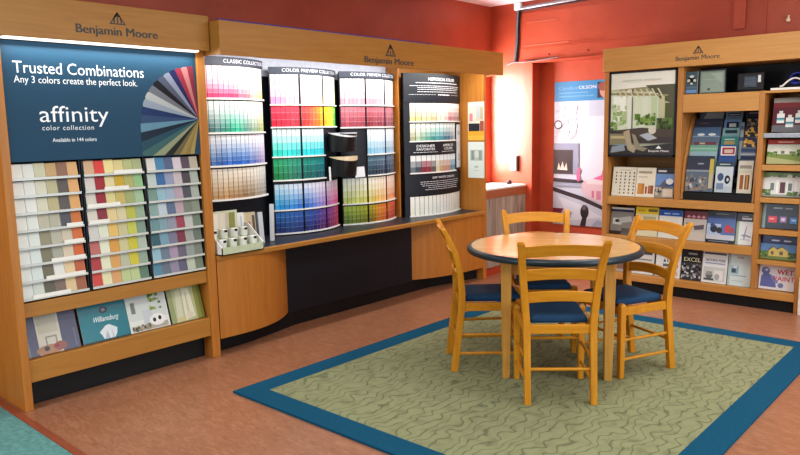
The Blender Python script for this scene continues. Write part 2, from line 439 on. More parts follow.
for tx, u0, u1, v0, cap, bo, sp_ in (('Trusted Combinations', 1.442, 2.16, 1.793, .060, .004, 1), ('Any 3 colors create the perfect look.', 1.442, 2.116, 1.743, .036, .006, 1),
        ('affinity', 1.553, 1.93, 1.541, .085, 0, 1), ('color collection', 1.562, 1.84, 1.497, .026, 0, 1.15), ('Available in 144 colors', 1.61, 1.85, 1.434, .021, .012, 1)):
    m = MB(); text_on(m, F, tx, u0, u1, v0, cap, None, bold=bo, space=sp_); build('lettering', m, WHITEINK, sign)
fan = [(196,176,112),(170,150,92),(182,160,106),(128,124,88),(42,54,48),(168,178,146),(74,122,122),(44,92,112),(22,50,70),(116,166,190),(58,90,130),(30,62,116),(164,180,196),(196,204,204),(124,130,140),(24,30,40),(92,102,124),(152,162,184),(40,50,104),(168,62,82),(216,142,142),(150,60,78)]
m = MB(); py, pz = 2.512, 1.552; a0, a1 = 258*PI/180, 94*PI/180
def fan_r(b_, k):
    c_, s_ = math.cos(b_), math.sin(b_)
    r = 1/math.sqrt((c_/.385)**2+(s_/.325)**2)
    if s_ < 0: r = min(.393/max(.01, -c_), (pz-1.3375)/max(.01, -s_))
    elif k in (0, 4): r *= .985
    return r
for i, c in enumerate(fan):
    b0 = a0+(a1-a0)*i/len(fan); b1 = a0+(a1-a0)*(i+1)/len(fan); P = [(py, pz)]
    for k in range(5):
        b_ = b0+(b1-b0)*k/4; rr = fan_r(b_, k)
        P.append((min(2.511, py+rr*math.cos(b_)), pz+rr*math.sin(b_)))
    m.add([F(y, z, .0003+.00001*i) for y, z in P], [tuple(range(len(P)-1, -1, -1))], tuple(v*.86 for v in c))
build('color_fan_print', m, GLOSS, sign)
part('back_panel', (XL+.005, 1.388, .15), (-4.13, 2.512, 1.955), WOOD)
part('apron_board', (-3.99, 1.388, .505), (-3.955, 2.512, .585), WOODY)
part('brochure_back_board', (-4.10, 1.388, .262), (-4.085, 2.512, .515), WOODY)
part('brochure_shelf', (-4.10, 1.388, .252), (-3.945, 2.512, .272), WOODY)
part('shelf_front', (-3.962, 1.388, .150), (-3.944, 2.512, .2725), WOODY)
part('kick_board', (-4.05, 1.388, 0), (-4.03, 2.512, .155), KICK)

RACK = [[
 [(236,234,226),(226,228,222),(206,204,176),(200,168,122),(150,112,92),(224,180,128)],
 [(232,232,226),(226,228,222),(214,213,193),(190,185,150),(98,92,88),(226,176,120)],
 [(232,232,226),(228,230,224),(214,212,190),(190,180,140),(95,92,92),(222,172,112)],
 [(230,232,226),(224,228,222),(190,186,165),(182,180,162),(85,88,98),(205,120,60)],
 [(228,232,226),(222,228,222),(150,145,120),(185,182,165),(205,195,175),(208,112,56)],
 [(226,232,228),(216,226,222),(130,125,100),(170,170,155),(215,200,175),(210,105,50)],
 [(224,232,226),(214,224,220),(115,110,90),(226,226,222),(225,200,160),(190,100,60)],
 [(222,228,224),(206,214,206),(100,95,80),(130,110,100),(220,195,150),(160,100,70)]],
 [[(215,180,145),(225,70,65),(240,225,160),(225,210,150),(190,195,140),(175,185,140)],
 [(215,210,205),(165,35,55),(225,215,165),(205,170,50),(180,180,110),(150,195,140)],
 [(215,210,200),(155,35,55),(220,210,150),(200,185,110),(165,175,120),(165,195,160)],
 [(215,210,200),(140,45,60),(225,205,150),(215,205,165),(185,190,80),(150,175,150)],
 [(205,205,200),(220,225,205),(225,190,110),(200,195,150),(195,200,90),(130,155,140)],
 [(190,110,105),(225,228,205),(215,160,75),(205,200,150),(200,195,60),(175,190,175)],
 [(175,60,65),(225,225,195),(215,165,95),(185,190,165),(205,195,60),(150,170,155)],
 [(205,75,65),(228,222,180),(215,165,110),(190,205,150),(188,203,150),(95,130,110)]],
 [[(220,220,215),(75,140,180),(85,105,140),(215,205,215),(90,75,90),(190,180,165)],
 [(190,205,200),(50,110,165),(150,160,190),(200,190,195),(75,70,80),(175,185,175)],
 [(120,155,145),(150,190,205),(160,180,200),(185,165,180),(80,85,95),(170,180,170)],
 [(140,170,165),(190,205,215),(95,115,145),(185,165,175),(125,135,125),(140,150,135)],
 [(110,150,155),(130,165,175),(150,150,170),(160,70,90),(190,195,190),(120,135,120)],
 [(50,100,110),(120,160,180),(125,125,150),(130,55,75),(165,170,165),(110,125,115)],
 [(150,190,205),(110,130,150),(170,150,175),(110,105,125),(150,160,155),(125,135,125)],
 [(90,140,165),(105,120,135),(150,140,165),(100,100,125),(190,200,180),(120,135,115)]]]
LIP_GLARE = {(0,3):(.74,1),(0,4):(.68,1),(0,5):(.46,1),(0,6):(.36,.98),(0,7):(.14,.72),(1,0):(.48,.98),(1,1):(.3,.72),(1,2):(0,.55),(1,3):(0,.34)}  # reflections on the glossy tray lips, painted in as white patches
CY = [(1.392, 1.738), (1.772, 2.118), (2.148, 2.496)]
RACKN = ('left', 'middle', 'right')
def tone(c):
    r, g, b = c; mx, mn = max(c), min(c); L = (r+g+b)/3; d = mx-mn
    if d < 22: return 'white' if L > 218 else 'pale grey' if L > 165 else 'grey' if L > 110 else 'charcoal'
    h = 0
    if mx == r: h = 60*((g-b)/d % 6)
    elif mx == g: h = 60*((b-r)/d+2)
    else: h = 60*((r-g)/d+4)
    s = 'pale ' if L > 195 else 'dark ' if L < 95 else ''
    for lim, nm in ((14, 'red'), (36, 'orange tan'), (52, 'gold beige'), (72, 'yellow'), (165, 'green'), (200, 'aqua'), (245, 'blue'), (300, 'mauve'), (344, 'pink'), (361, 'red')):
        if h < lim: return s + nm
for k in range(3):
    y0, y1 = CY[k]
    m = MB(); m.box((-4.11, y0-.012, .592), (-4.09, y1+.012, 1.335)); m.box((-4.11, y0-.014, .592), (-3.962, y0-.007, 1.33)); m.box((-4.11, y1+.007, .592), (-3.962, y1+.014, 1.33))
    rk = build('card_rack', m, NAVY, st)
    for r in range(8):
        zb = 1.2408 - .0915*r
        m = MB(); m.box((-4.09, y0-.006, zb-.004), (-3.950, y1+.006, zb-.001), (120, 122, 122)); m.box((-3.950, y0-.006, zb-.004), (-3.947, y1+.006, zb+.010), (206, 210, 206))
        if (k, r) in LIP_GLARE:
            p0, p1 = LIP_GLARE[(k, r)]
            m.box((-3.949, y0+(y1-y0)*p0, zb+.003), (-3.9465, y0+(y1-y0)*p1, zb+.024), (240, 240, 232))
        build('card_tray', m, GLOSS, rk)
        cw = (y1-y0)/6
        for i in range(6):
            c = RACK[k][r][i]
            a, b = y0 + cw*i + .001, y0 + cw*(i+1) - .001
            j = random.uniform(-.002, .002)
            m = MB(); zt = zb + .083 + j; T = .014
            xb, xt = -3.955, -3.972
            dk = tuple(v*.72 for v in c)
            P = [(xb, a, zb), (xb, b, zb), (xt, b, zt), (xt, a, zt)]; Q = [(x-T, y, z) for x, y, z in P]
            m.add(P, [(0, 1, 2, 3)], c); m.add(P+Q, [(4,7,6,5), (0,4,5,1), (1,5,6,2), (2,6,7,3), (3,7,4,0)], (225, 225, 220))
            o = build('color_card', m, PRINT)
            tag(o, '%s color card, %s from left, %s row, %s rack of blue sign stand' % (tone(c), ORDW[i], ORDW[r], RACKN[k]), 'color card', 'color cards in the blue sign stand')

# booklets ------------------------------------------------------------------
def booklet(name, label, cat, group, base, right, W, H, T, tilt, art, bg, mt=GLOSS, spine=None, dim=1.0):
    """art: ('r',u0,v0,u1,v1,c) ('p',[(u,v)..],c) ('t',text,u0,u1,v,cap,c) ('e',u,v,ru,rv,c) in 0..1; tilted back by tilt about the base edge"""
    r = Vector(right).normalized(); n0 = r.cross(Vector((0, 0, 1)))
    up = Vector((0, 0, 1))*math.cos(tilt) - n0*math.sin(tilt); n = r.cross(up)
    base = Vector(base) + Vector((0, 0, T*math.sin(tilt) + .0006))
    Fw = lambda u, v, d=0.: tuple(base + r*((u-.5)*W) + up*(v*H) + n*d)
    m = MB(); P = [Fw(0,0), Fw(1,0), Fw(1,1), Fw(0,1)]; Q = [Fw(0,0,-T), Fw(1,0,-T), Fw(1,1,-T), Fw(0,1,-T)]
    m.add(P, [(0, 1, 2, 3)], bg); m.add(P+Q, [(4,7,6,5)], bg)
    m.add(P+Q, [(0,4,5,1), (1,5,6,2), (2,6,7,3)], (226, 224, 216)); m.add(P+Q, [(3,7,4,0)], spine or (226, 224, 216))
    d = .0002
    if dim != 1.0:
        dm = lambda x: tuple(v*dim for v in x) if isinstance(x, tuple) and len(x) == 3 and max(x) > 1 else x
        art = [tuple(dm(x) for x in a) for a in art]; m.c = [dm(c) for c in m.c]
    for a in art:
        d += .0001
        if a[0] == 'r': m.quadf(Fw, a[1], a[2], a[3], a[4], a[5], d)
        elif a[0] == 'p': m.add([Fw(u, v, d) for u, v in a[1]], [tuple(range(len(a[1])))], a[2])
        elif a[0] == 'e': m.add([Fw(min(1, max(0, a[1]+a[3]*math.cos(2*PI*k/16))), min(1, max(0, a[2]+a[4]*math.sin(2*PI*k/16))), d) for k in range(16)], [tuple(range(16))], a[5])
        elif a[0] == 't': text_on(m, Fw, a[1], a[2], a[3], a[4], a[5], a[6], d, bold=.012, slant=a[7] if len(a) > 7 else 0)
    o = build(name, m, mt); tag(o, label, cat, group); return o
def speckle(u0, v0, u1, v1, cols, n, s, seed, sv=None):
    R = random.Random(seed); out = []
    for _ in range(n):
        u, v = R.uniform(u0, u1), R.uniform(v0, v1); w, h = s*R.uniform(.5, 1.3), (sv or s)*R.uniform(.5, 1.3)
        out.append(('r', max(u0, u-w), max(v0, v-h), min(u1, u+w), min(v1, v+h), R.choice(cols)))
    return out

G = 'brochures on the blue sign stand'
Yd = (0, 1, 0); zb = .273
booklet('brochure', 'slate brochure with pale centre and a sleeping dog, lower shelf of blue sign stand', 'brochure', G, (-3.985, 1.545, zb), Yd, .285, .232, .005, .30,
  [('r',.22,0,.66,1,(206,202,186)),('r',.25,.5,.62,.96,(190,188,170)),('r',.36,.1,.58,.42,(150,146,130)),('r',.39,.13,.55,.38,(204,200,188)),('e',.42,.10,.26,.12,(168,122,86)),('e',.62,.14,.13,.11,(146,88,74)),('e',.36,.13,.05,.06,(52,44,46)),('e',.55,.16,.05,.05,(150,50,60)),('r',.90,.06,.94,.5,(110,108,128)),('r',0,0,.05,1,(120,124,140))], (84, 86, 112))
booklet('brochure', 'teal brochure with white script title and white bowl picture', 'brochure', G, (-3.985, 1.846, zb), Yd, .285, .236, .005, .30,
  [('e',.52,.76,.085,.085,(36,52,64)),('e',.52,.76,.045,.045,(120,130,140)),('t','Williamsburg',.26,.8,.48,.13,(226,238,238),.45),('p',[(.36,.22),(.5,.36),(.58,.38),(.74,.26),(.72,.14),(.66,.02),(.44,.02),(.40,.14)],(214,222,226)),('p',[(.44,.02),(.52,.24),(.56,.02)],(170,184,194)),('p',[(.6,.02),(.62,.26),(.66,.04)],(190,200,206)),('r',0,0,1,.03,(24,84,98))], (32, 124, 138))
booklet('brochure', 'white brochure with green leaf sprig and grey chair picture', 'brochure', G, (-3.985, 2.122, zb), Yd, .262, .228, .005, .30,
  [('r',.02,.3,.98,.96,(206,214,212)),('r',.1,.5,.2,.8,(120,130,120)),('r',.36,.1,.6,.55,(196,204,208)),('r',.05,.02,.95,.16,(176,172,160)),('e',.7,.24,.2,.16,(232,234,232)),('e',.62,.24,.04,.06,(40,44,44)),('e',.76,.27,.04,.06,(40,44,44))] + speckle(.55,.52,.85,.98,[(120,150,70),(150,176,90),(90,124,60)],22,.035,3) + speckle(.05,.02,.5,.18,[(90,86,70),(230,230,224),(160,150,120)],16,.04,4), (224, 228, 222))
booklet('brochure', 'olive green brochure with white drapery picture, right end of the shelf', 'brochure', G, (-3.985, 2.384, zb), Yd, .236, .226, .005, .30,
  [('r',.0,0,.14,1,(152,166,120)),('p',[(.16,.02),(.24,.9),(.4,.96),(.36,.02)],(206,210,186)),('p',[(.4,.02),(.44,.97),(.66,.92),(.72,.1)],(222,222,202)),('p',[(.5,.05),(.52,.8),(.56,.8),(.57,.05)],(196,196,170)),('e',.56,.16,.1,.1,(216,210,190)),('r',.78,0,1,1,(146,150,84)),('r',.9,0,1,1,(128,132,70)),('e',.3,.08,.14,.06,(206,200,150))], (184, 190, 150))

# ================================================================== LONG COUNTER UNIT
U = empty('color_display_counter', (-4.1, 4.1, 0), 'long oak display counter unit with wide valance along the left wall', 'display counter')
def upart(name, lo, hi, mt, bevel=.003): return part(name, lo, hi, mt, U, bevel)
ZC = .672
v = upart('valance', (-3.80, 2.574, 1.940), (-3.765, 5.655, 2.146), WOODY)
upart('valance_return', (-4.40, 5.625, 1.940), (-3.80, 5.655, 2.146), WOODY)
F = flat((-3.7646, 0, 0), (0, 1, 0), (0, 0, 1))
brand(F, 3.825, 4.378, 1.962, .046, .034, v)
m = MB(); logo(m, F, 4.11, 2.02, .125, .095); build('emblem', m, INK, v)
upart('valance_return', (-4.40, 2.576, 1.945), (-3.80, 2.60, 2.146), WOODY)
upart('edge_tape', (-3.800, 2.58, 2.146), (-3.768, 4.6, 2.153), plain('blue_masking_tape', (60, 62, 150), .6), 0)
upart('top_panel', (XL+.005, 2.601, 2.03), (-3.80, 5.625, 2.06), GREYTOP, 0)
upart('back_panel', (XL+.003, 2.60, ZC), (XL+.02, 4.732, 1.88), NAVY, 0)
upart('upper_back_panel', (XL+.003, 2.60, 1.88), (XL+.02, 4.732, 2.03), GREYTOP, 0)
upart('wood_back_panel', (XL+.003, 4.75, ZC), (XL+.022, 5.575, 2.03), WOOD, 0)
upart('divider_panel', (XL+.021, 4.733, ZC+.001), (-4.255, 4.748, 2.03), WOOD)
upart('end_panel', (XL+.003, 5.575, 0), (X0, 5.62, 2.03), WOOD)
upart('light_housing', (-3.90, 2.7, 1.995), (-3.83, 5.5, 2.03), WHITE)
def facade(name, pts, z0, z1, mt):
    m = MB(); back = [(x-.02, y) for x, y in reversed(pts)]
    m.prism(pts + back, z0, z1)
    for i in range(len(m.sm)): m.sm[i] = False
    return build(name, m, mt, U)
def arcpts(ctrl, n=14):
    out = []
    for i in range(n+1):
        t_ = i/n; 
        a, b, c, d = ctrl
        w = ((1-t_)**3, 3*t_*(1-t_)**2, 3*t_*t_*(1-t_), t_**3)
        out.append((sum(w[k]*ctrl[k][0] for k in range(4)), sum(w[k]*ctrl[k][1] for k in range(4))))
    return out
facade('curved_cabinet', arcpts([(-3.935, 2.578), (-3.90, 2.86), (-3.93, 3.08), (-4.125, 3.30)]), .115, .6385, WOOD)
facade('curved_cabinet', arcpts([(-4.125, 4.73), (-4.0, 4.92), (-3.94, 5.2), (-3.945, 5.575)]), .115, .6385, WOOD)
upart('modesty_panel', (-4.145, 3.28, .10), (-4.125, 4.75, .6385), NAVY)
m = MB(); pp = [(-4.03, 2.58), (-4.05, 2.9), (-4.09, 3.15), (-4.135, 3.36), (-4.14, 5.0), (-4.08, 5.3), (-4.02, 5.575)]
m.prism(pp + [(x-.02, y) for x, y in reversed(pp)], 0, .115); build('kick_board', m, KICK, U)
cb = empty('countertop', (-4.17, 4.07, .64), 'charcoal countertop with oak front edge below the color displays', 'countertop')
m = MB(); m.box((XL+.023, 2.576, .644), (X0-.016, 5.573, ZC)); build('top_slab', m, CHAR, cb)
m = MB(); m.box((X0-.016, 2.576, .640), (X0+.018, 5.573, ZC+.001)); build('front_edge', m, WOODY, cb, bevel=.004)

# color strip displays -------------------------------------------------------
def grad(stops, u):
    if u <= stops[0][0]: return stops[0][1]
    for (a, ca), (b, cb_) in zip(stops, stops[1:]):
        if u <= b:
            k = (u-a)/(b-a); return tuple(ca[i]+(cb_[i]-ca[i])*k for i in range(3))
    return stops[-1][1]
class Arc:
    def __init__(s, y0, y1, xc, bulge):
        c = y1-y0; s.r = (c*c/4+bulge*bulge)/(2*bulge); s.ym = (y0+y1)/2; s.x0 = xc+bulge-s.r
        s.h = math.asin(min(1, c/2/s.r)); s.L = 2*s.h*s.r
    def pt(s, u, d=0.):
        t_ = -s.h+2*s.h*u; return (s.x0+(s.r+d)*math.cos(t_), s.ym+(s.r+d)*math.sin(t_))
    def F(s): return lambda u, z, d=0.: (*s.pt(u/s.L+.5, d), z)
    def wall(s, mb, u0, u1, z0, z1, d0, d1, n=12, c=None, mi=0):
        P = [s.pt(u0+(u1-u0)*i/n, d1) for i in range(n+1)] + [s.pt(u0+(u1-u0)*i/n, d0) for i in range(n, -1, -1)]
        mb.prism(P, z0, z1, c, mi)
def display(name, label, arc, header, tiers, ztop, bodyz0, title=None):
    t = empty(name, (arc.x0+arc.r-.1, arc.ym, ZC), label, 'color display')
    m = MB(); arc.wall(m, 0, 1, bodyz0, ztop, -.05, 0, 24); build('body_panel', m, NAVY, t)
    m = MB(); arc.wall(m, 0, 1, header[0], header[1], 0, .012, 24); h = build('header_band', m, SLATE if title != None else NAVY, t)
    for z0, z1, u0, u1, gap, rim in [x[:6] for x in tiers]:
        m = MB(); arc.wall(m, u0, u1, z0-rim, z0, 0, .016, 16); build('tier_rim', m, WHITE, t)
    return t, h
def strips(arc, u0, u1, n, z0, z1, rows, top, bot, pw, cells, fmt, group, start=0, jit=7, dv=None):
    R = random.Random(int(z0*1000)+n+int(u0*100))
    for i in range(n):
        a = u0+(u1-u0)*i/n; b = u0+(u1-u0)*(i+1)/n; e = (b-a)*.05
        uu = (i+.5)/n if dv is None else dv(i)
        ct, cbm = grad(top, uu), grad(bot, uu); j = R.uniform(-jit, jit)
        m = MB(); Pa, Pb = arc.pt(a+e, .004), arc.pt(b-e, .004); Qa, Qb = arc.pt(a+e, .0025), arc.pt(b-e, .0025)
        q = lambda P, z: (P[0], P[1], z)
        V = [q(Qa, z0), q(Qb, z0), q(Qb, z1), q(Qa, z1)]; W_ = [q(Pa, z0), q(Pb, z0), q(Pb, z1), q(Pa, z1)]
        m.add(V+W_, [(0,3,2,1), (0,1,5,4), (1,2,6,5), (2,3,7,6), (3,0,4,7)], (236, 236, 234))
        for k in range(rows):
            t0 = z1-(z1-z0)*k/rows; t1 = z1-(z1-z0)*(k+1)/rows
            f = (k/(rows-1))**pw if rows > 1 else 1
            c = tuple(max(0, min(255, ct[x]+(cbm[x]-ct[x])*f+j*(f+.2))) for x in range(3))
            g_ = .0022
            m.add([q(Pa, t1), q(Pb, t1), q(Pb, t1+g_), q(Pa, t1+g_)], [(0, 1, 2, 3)], tuple(min(255, v*.5+118) for v in c))
            m.add([q(Pa, t1+g_), q(Pb, t1+g_), q(Pb, t0), q(Pa, t0)], [(0, 1, 2, 3)], c)
        o = build('paint_strip', m, PRINT)
        tag(o, fmt % (ORDW[start+i],), 'paint strip', group)
def arc_title(par, arc, t, u0, u1, z, cap, d, c=WHITEINK, bold=.01, space=1.):
    m = MB(); text_on(m, arc.F(), t, (u0-.5)*arc.L, (u1-.5)*arc.L, z, cap, None, d, bold=bold, space=space); return build('lettering', m, c, par)

W_ = (252, 250, 248)
TN = ('top', 'second', 'third', 'fourth', 'fifth', 'bottom')
# classic
A = Arc(2.62, 3.285, -4.305, .115)
zt = [(1.702, 1.918), (1.468, 1.682), (1.240, 1.448), (1.006, 1.216)]
t, h = display('color_strip_display', 'bowed paint strip display of four tiers, next to the blue sign stand', A, (1.922, 1.978), [(z0, z1, 0, 1, 0, .012) for z0, z1 in zt], 1.976, .985, 1)
arc_title(h, A, 'CLASSIC COLLECTION', .40, .97, 1.938, .025, .0126, space=1.1)
specs = [([(0,(246,214,228)),(.5,(248,240,244)),(1,(252,250,240))], [(0,(214,40,96)),(.45,(222,60,110)),(.7,(240,130,140)),(.85,(246,200,150)),(1,(250,232,120))], 2.0),
 ([(0,(208,220,222)),(.5,(224,238,236)),(1,(238,242,230))], [(0,(70,104,108)),(.3,(70,120,120)),(.5,(40,180,140)),(.68,(110,150,140)),(.85,(130,150,110)),(1,(196,196,120))], 1.5),
 ([(0,(206,218,224)),(.5,(226,232,240)),(1,(236,228,240))], [(0,(96,110,124)),(.35,(40,100,190)),(.6,(50,110,200)),(.8,(110,120,180)),(1,(190,150,200))], 1.3),
 ([(0,(224,222,208)),(.5,(232,226,212)),(1,(226,226,224))], [(0,(166,150,112)),(.35,(190,146,92)),(.6,(150,122,92)),(.8,(150,140,124)),(1,(140,142,146))], 1.3)]
desc = ('white to crimson', 'pale grey to green', 'pale grey to blue', 'cream to brown')
for k, ((z0, z1), (tp, bt, pw)) in enumerate(zip(zt, specs)):
    strips(A, .02, .985, 18, z0+.001, z1, 7, tp, bt, pw, 1, desc[k]+' paint strip, %s from left, ' + ('top', 'second', 'third', 'bottom')[k] + ' tier of four-tier display', 'strips on the classic display', jit=12)
# preview units
def preview(y0, y1, which, label, nm, tiers, bay):
    A = Arc(y0, y1, -4.305, .105)
    full = [(z0, z1, 0 if c0 == 0 else c0/3, c1/3, 0, .010) for (z0, z1, c0, c1, *_r) in tiers]
    t, h = display('color_strip_display', label, A, (1.892, 1.942), full, 1.94, ZC+.001, 1)
    arc_title(h, A, 'COLOR PREVIEW COLLECTION', .14, .95, 1.907, .024, .0126, space=1.1)
    for (z0, z1, c0, c1, tp, bt, pw, rows, ds), tn in zip(tiers, TN):
        s = 0
        for c in range(c0, c1):
            N = 3*6
            strips(A, c/3+.010, (c+1)/3-.010, 6, z0+.001, z1, rows, tp, bt, pw, 1, ds+' strip, %s from left, '+tn+' tier of '+nm+' display', 'strips on the %s display' % nm, start=s, jit=8,
                   dv=(lambda i, c=c: (c+(i+.5)/6)/3))
            s += 6
    m = MB()
    for c in (1, 2): A.wall(m, c/3-.004, c/3+.004, ZC+.01, 1.89, 0, .008, 2)
    build('divider_strip', m, NAVY, t)
    return A
P1 = [(1.668, 1.888, 0, 3, [(0,(250,226,240)),(.5,(252,248,246)),(1,(252,252,238))], [(0,(244,150,196)),(.33,(248,186,206)),(.5,(250,226,200)),(.75,(248,246,190)),(1,(224,246,190))], 1.6, 4, 'white to pink and lemon'),
 (1.500, 1.654, 0, 3, [(0,(236,60,90)),(.3,(236,70,90)),(.5,(248,110,80)),(.66,(252,190,40)),(.8,(240,236,40)),(1,(70,190,70))], [(0,(214,30,66)),(.3,(190,50,70)),(.5,(240,90,60)),(.66,(250,160,20)),(.8,(230,220,20)),(1,(30,160,70))], 1, 3, 'red to yellow'),
 (1.278, 1.482, 0, 2, [(0,(216,244,244)),(.66,(226,248,250))], [(0,(60,222,200)),(.33,(40,210,216)),(.66,(60,206,226))], 1.3, 4, 'white to turquoise'),
 (1.100, 1.260, 0, 2, [(0,(40,176,112)),(.33,(20,150,130)),(.66,(20,140,150))], [(0,(24,140,70)),(.33,(20,110,100)),(.66,(20,90,110))], 1, 3, 'emerald to teal'),
 (.872, 1.066, 0, 3, [(0,(196,226,244)),(.5,(222,224,244)),(.8,(240,222,240)),(1,(248,220,234))], [(0,(40,166,226)),(.35,(50,120,214)),(.6,(150,140,214)),(.8,(214,110,180)),(1,(230,90,150))], 1.2, 5, 'white to sky blue and pink'),
 (.692, .852, 0, 3, [(0,(40,120,196)),(.4,(50,100,190)),(.7,(130,70,160)),(1,(214,50,120))], [(0,(24,60,120)),(.4,(30,50,120)),(.7,(110,30,100)),(1,(190,20,70))], 1, 4, 'navy to magenta')]
A1 = preview(3.352, 4.012, 1, 'bowed paint strip display of bright reds, turquoises and blues, left of the black holders', 'bright', P1, 2)
P2 = [(1.672, 1.884, 0, 3, [(0,(248,234,240)),(.5,(250,244,246)),(1,(250,244,244))], [(0,(226,160,176)),(.4,(216,150,162)),(.7,(226,180,190)),(1,(232,196,196))], 1.5, 4, 'white to rose'),
 (1.490, 1.654, 0, 3, [(0,(206,120,134)),(.4,(190,106,120)),(1,(184,120,136))], [(0,(170,70,90)),(.4,(140,56,70)),(1,(130,76,96))], 1, 4, 'dusty rose'),
 (1.262, 1.472, 1, 3, [(.33,(222,236,246)),(1,(232,240,248))], [(.33,(130,190,216)),(.66,(150,190,220)),(1,(170,196,220))], 1.5, 4, 'white to pale blue'),
 (1.086, 1.246, 1, 3, [(.33,(90,130,150)),(1,(110,132,160))], [(.33,(36,66,84)),(1,(50,62,90))], 1, 4, 'slate blue'),
 (.854, 1.064, 0, 3, [(0,(230,236,222)),(.4,(240,238,222)),(.7,(248,228,212)),(1,(250,224,216))], [(0,(186,206,120)),(.33,(206,206,110)),(.5,(236,200,120)),(.75,(240,170,120)),(1,(240,140,110))], 1.4, 4, 'cream to lime and peach'),
 (.684, .832, 0, 3, [(0,(150,180,70)),(.33,(170,176,40)),(.5,(230,160,50)),(.75,(236,120,60)),(1,(226,80,60))], [(0,(80,110,40)),(.33,(110,116,20)),(.5,(180,110,30)),(.75,(190,70,40)),(1,(170,40,40))], 1, 4, 'olive to orange')]
A2 = preview(4.066, 4.714, 2, 'bowed paint strip display of roses, slates, limes and oranges, right of the black holders', 'rose and lime', P2, 0)
# historical
A3 = Arc(4.754, 5.562, -4.215, .105)
HT = [(1.532, 1.692, .06, .985, 13), (1.357, 1.512, .06, .80, 11), (1.072, 1.226, .06, .80, 11), (.684, .856, .05, .985, 16)]
t = empty('color_strip_display', (-4.2, A3.ym, ZC), 'bowed paint strip display with tall black header, right end of the counter', 'color display')
m = MB(); A3.wall(m, 0, 1, ZC+.001, 1.955, -.05, 0, 24); build('body_panel', m, NAVY, t)
m = MB(); A3.wall(m, .0, 1, 1.70, 1.955, 0, .01, 24); h = build('header_band', m, NAVY, t)
arc_title(h, A3, 'HISTORICAL COLORS', .30, .76, 1.892, .026, .0106)
def bars(par, arc, rows, d):
    R = random.Random(5)
    for z, u0, u1, hh in rows:
        u = u0; m = MB()
        while u < u1:
            w = R.uniform(.012, .04); e = min(u1, u+w)
            arc.wall(m, u, e, z, z+hh, d-.0005, d, 2); u = e+.008
        build('small_print', m, WHITEINK, par)
bars(h, A3, [(1.868, .14, .84, .006), (1.842, .07, .90, .004), (1.826, .16, .88, .004), (1.810, .16, .84, .004), (1.790, .16, .86, .004), (1.766, .06, .40, .002), (1.763, .44, .64, .008), (1.766, .68, .92, .002)], .0106)
m = MB(); A3.wall(m, .0, .82, 1.236, 1.348, 0, .01, 24); h2 = build('title_band', m, NAVY, t)
arc_title(h2, A3, 'DESIGNER', .14, .38, 1.300, .022, .0106); arc_title(h2, A3, 'FAVORITES', .14, .38, 1.270, .022, .0106)
arc_title(h2, A3, 'AMERICA\'S', .51, .72, 1.300, .022, .0106); arc_title(h2, A3, 'COLORS', .53, .70, 1.270, .022, .0106)
bars(h2, A3, [(1.252, .10, .42, .004), (1.252, .49, .74, .004)], .0106)
m = MB(); A3.wall(m, .0, 1, .87, 1.060, 0, .01, 24); h3 = build('title_band', m, NAVY, t)
arc_title(h3, A3, 'OFF WHITE COLORS', .34, .74, 1.010, .020, .0106)
bars(h3, A3, [(.984, .18, .86, .004), (.966, .18, .88, .004), (.948, .20, .84, .004), (.930, .28, .80, .004), (.912, .24, .82, .004)], .0106)
for z0, z1, u0, u1, n in HT:
    m = MB(); A3.wall(m, u0, u1, z0-.01, z0, 0, .016, 16); build('tier_rim', m, WHITE, t)
hs = [([(0,(250,246,226)),(1,(248,240,240))], [(0,(222,206,140)),(.3,(206,186,150)),(.5,(226,200,180)),(.66,(190,120,130)),(.8,(150,110,120)),(1,(176,166,150))], 4, 'cream to dusty red', 'first'),
 ([(0,(236,236,220)),(.5,(216,236,232)),(1,(226,232,236))], [(0,(186,180,140)),(.35,(90,160,150)),(.55,(90,170,180)),(.8,(70,100,130)),(1,(190,200,206))], 4, 'pale to teal', 'second'),
 ([(0,(226,228,226)),(1,(214,228,236))], [(0,(120,130,140)),(.18,(60,64,74)),(.26,(176,30,50)),(.4,(60,60,66)),(.46,(226,220,190)),(.6,(196,170,140)),(.75,(196,130,106)),(.85,(110,150,170)),(1,(90,130,166))], 3, 'mixed heritage tone', 'third'),
 ([(0,(236,238,232)),(1,(226,234,230))], [(0,(226,228,214)),(.4,(216,228,226)),(.7,(222,228,220)),(1,(206,214,196))], 5, 'off white', 'bottom')]
for (z0, z1, u0, u1, n), (tp, bt, rows, ds, tn) in zip(HT, hs):
    strips(A3, u0+.006, u1-.006, n, z0+.001, z1, rows, tp, bt, 1.2 if tn != 'third' else .8, 1, ds+' strip, %s from left, '+tn+' tier of black header display', 'strips on the historical display', jit=14 if tn != 'bottom' else 6)
# leaflet pocket at right of the historical display
m = MB(); p0 = A3.pt(.83, .012); p1 = A3.pt(.985, .012)
A3.wall(m, .83, .985, 1.09, 1.50, .006, .014, 4, (214, 220, 226)); A3.wall(m, .85, .965, 1.40, 1.44, .014, .0145, 3, (176, 184, 196)); A3.wall(m, .85, .965, 1.16, 1.22, .014, .0145, 3, (186, 192, 200)); A3.wall(m, .85, .965, 1.28, 1.34, .014, .0145, 3, (200, 206, 214))
tag(build('leaflet', m, PRINT), 'tall pale grey leaflet on right edge of the black header display', 'leaflet')

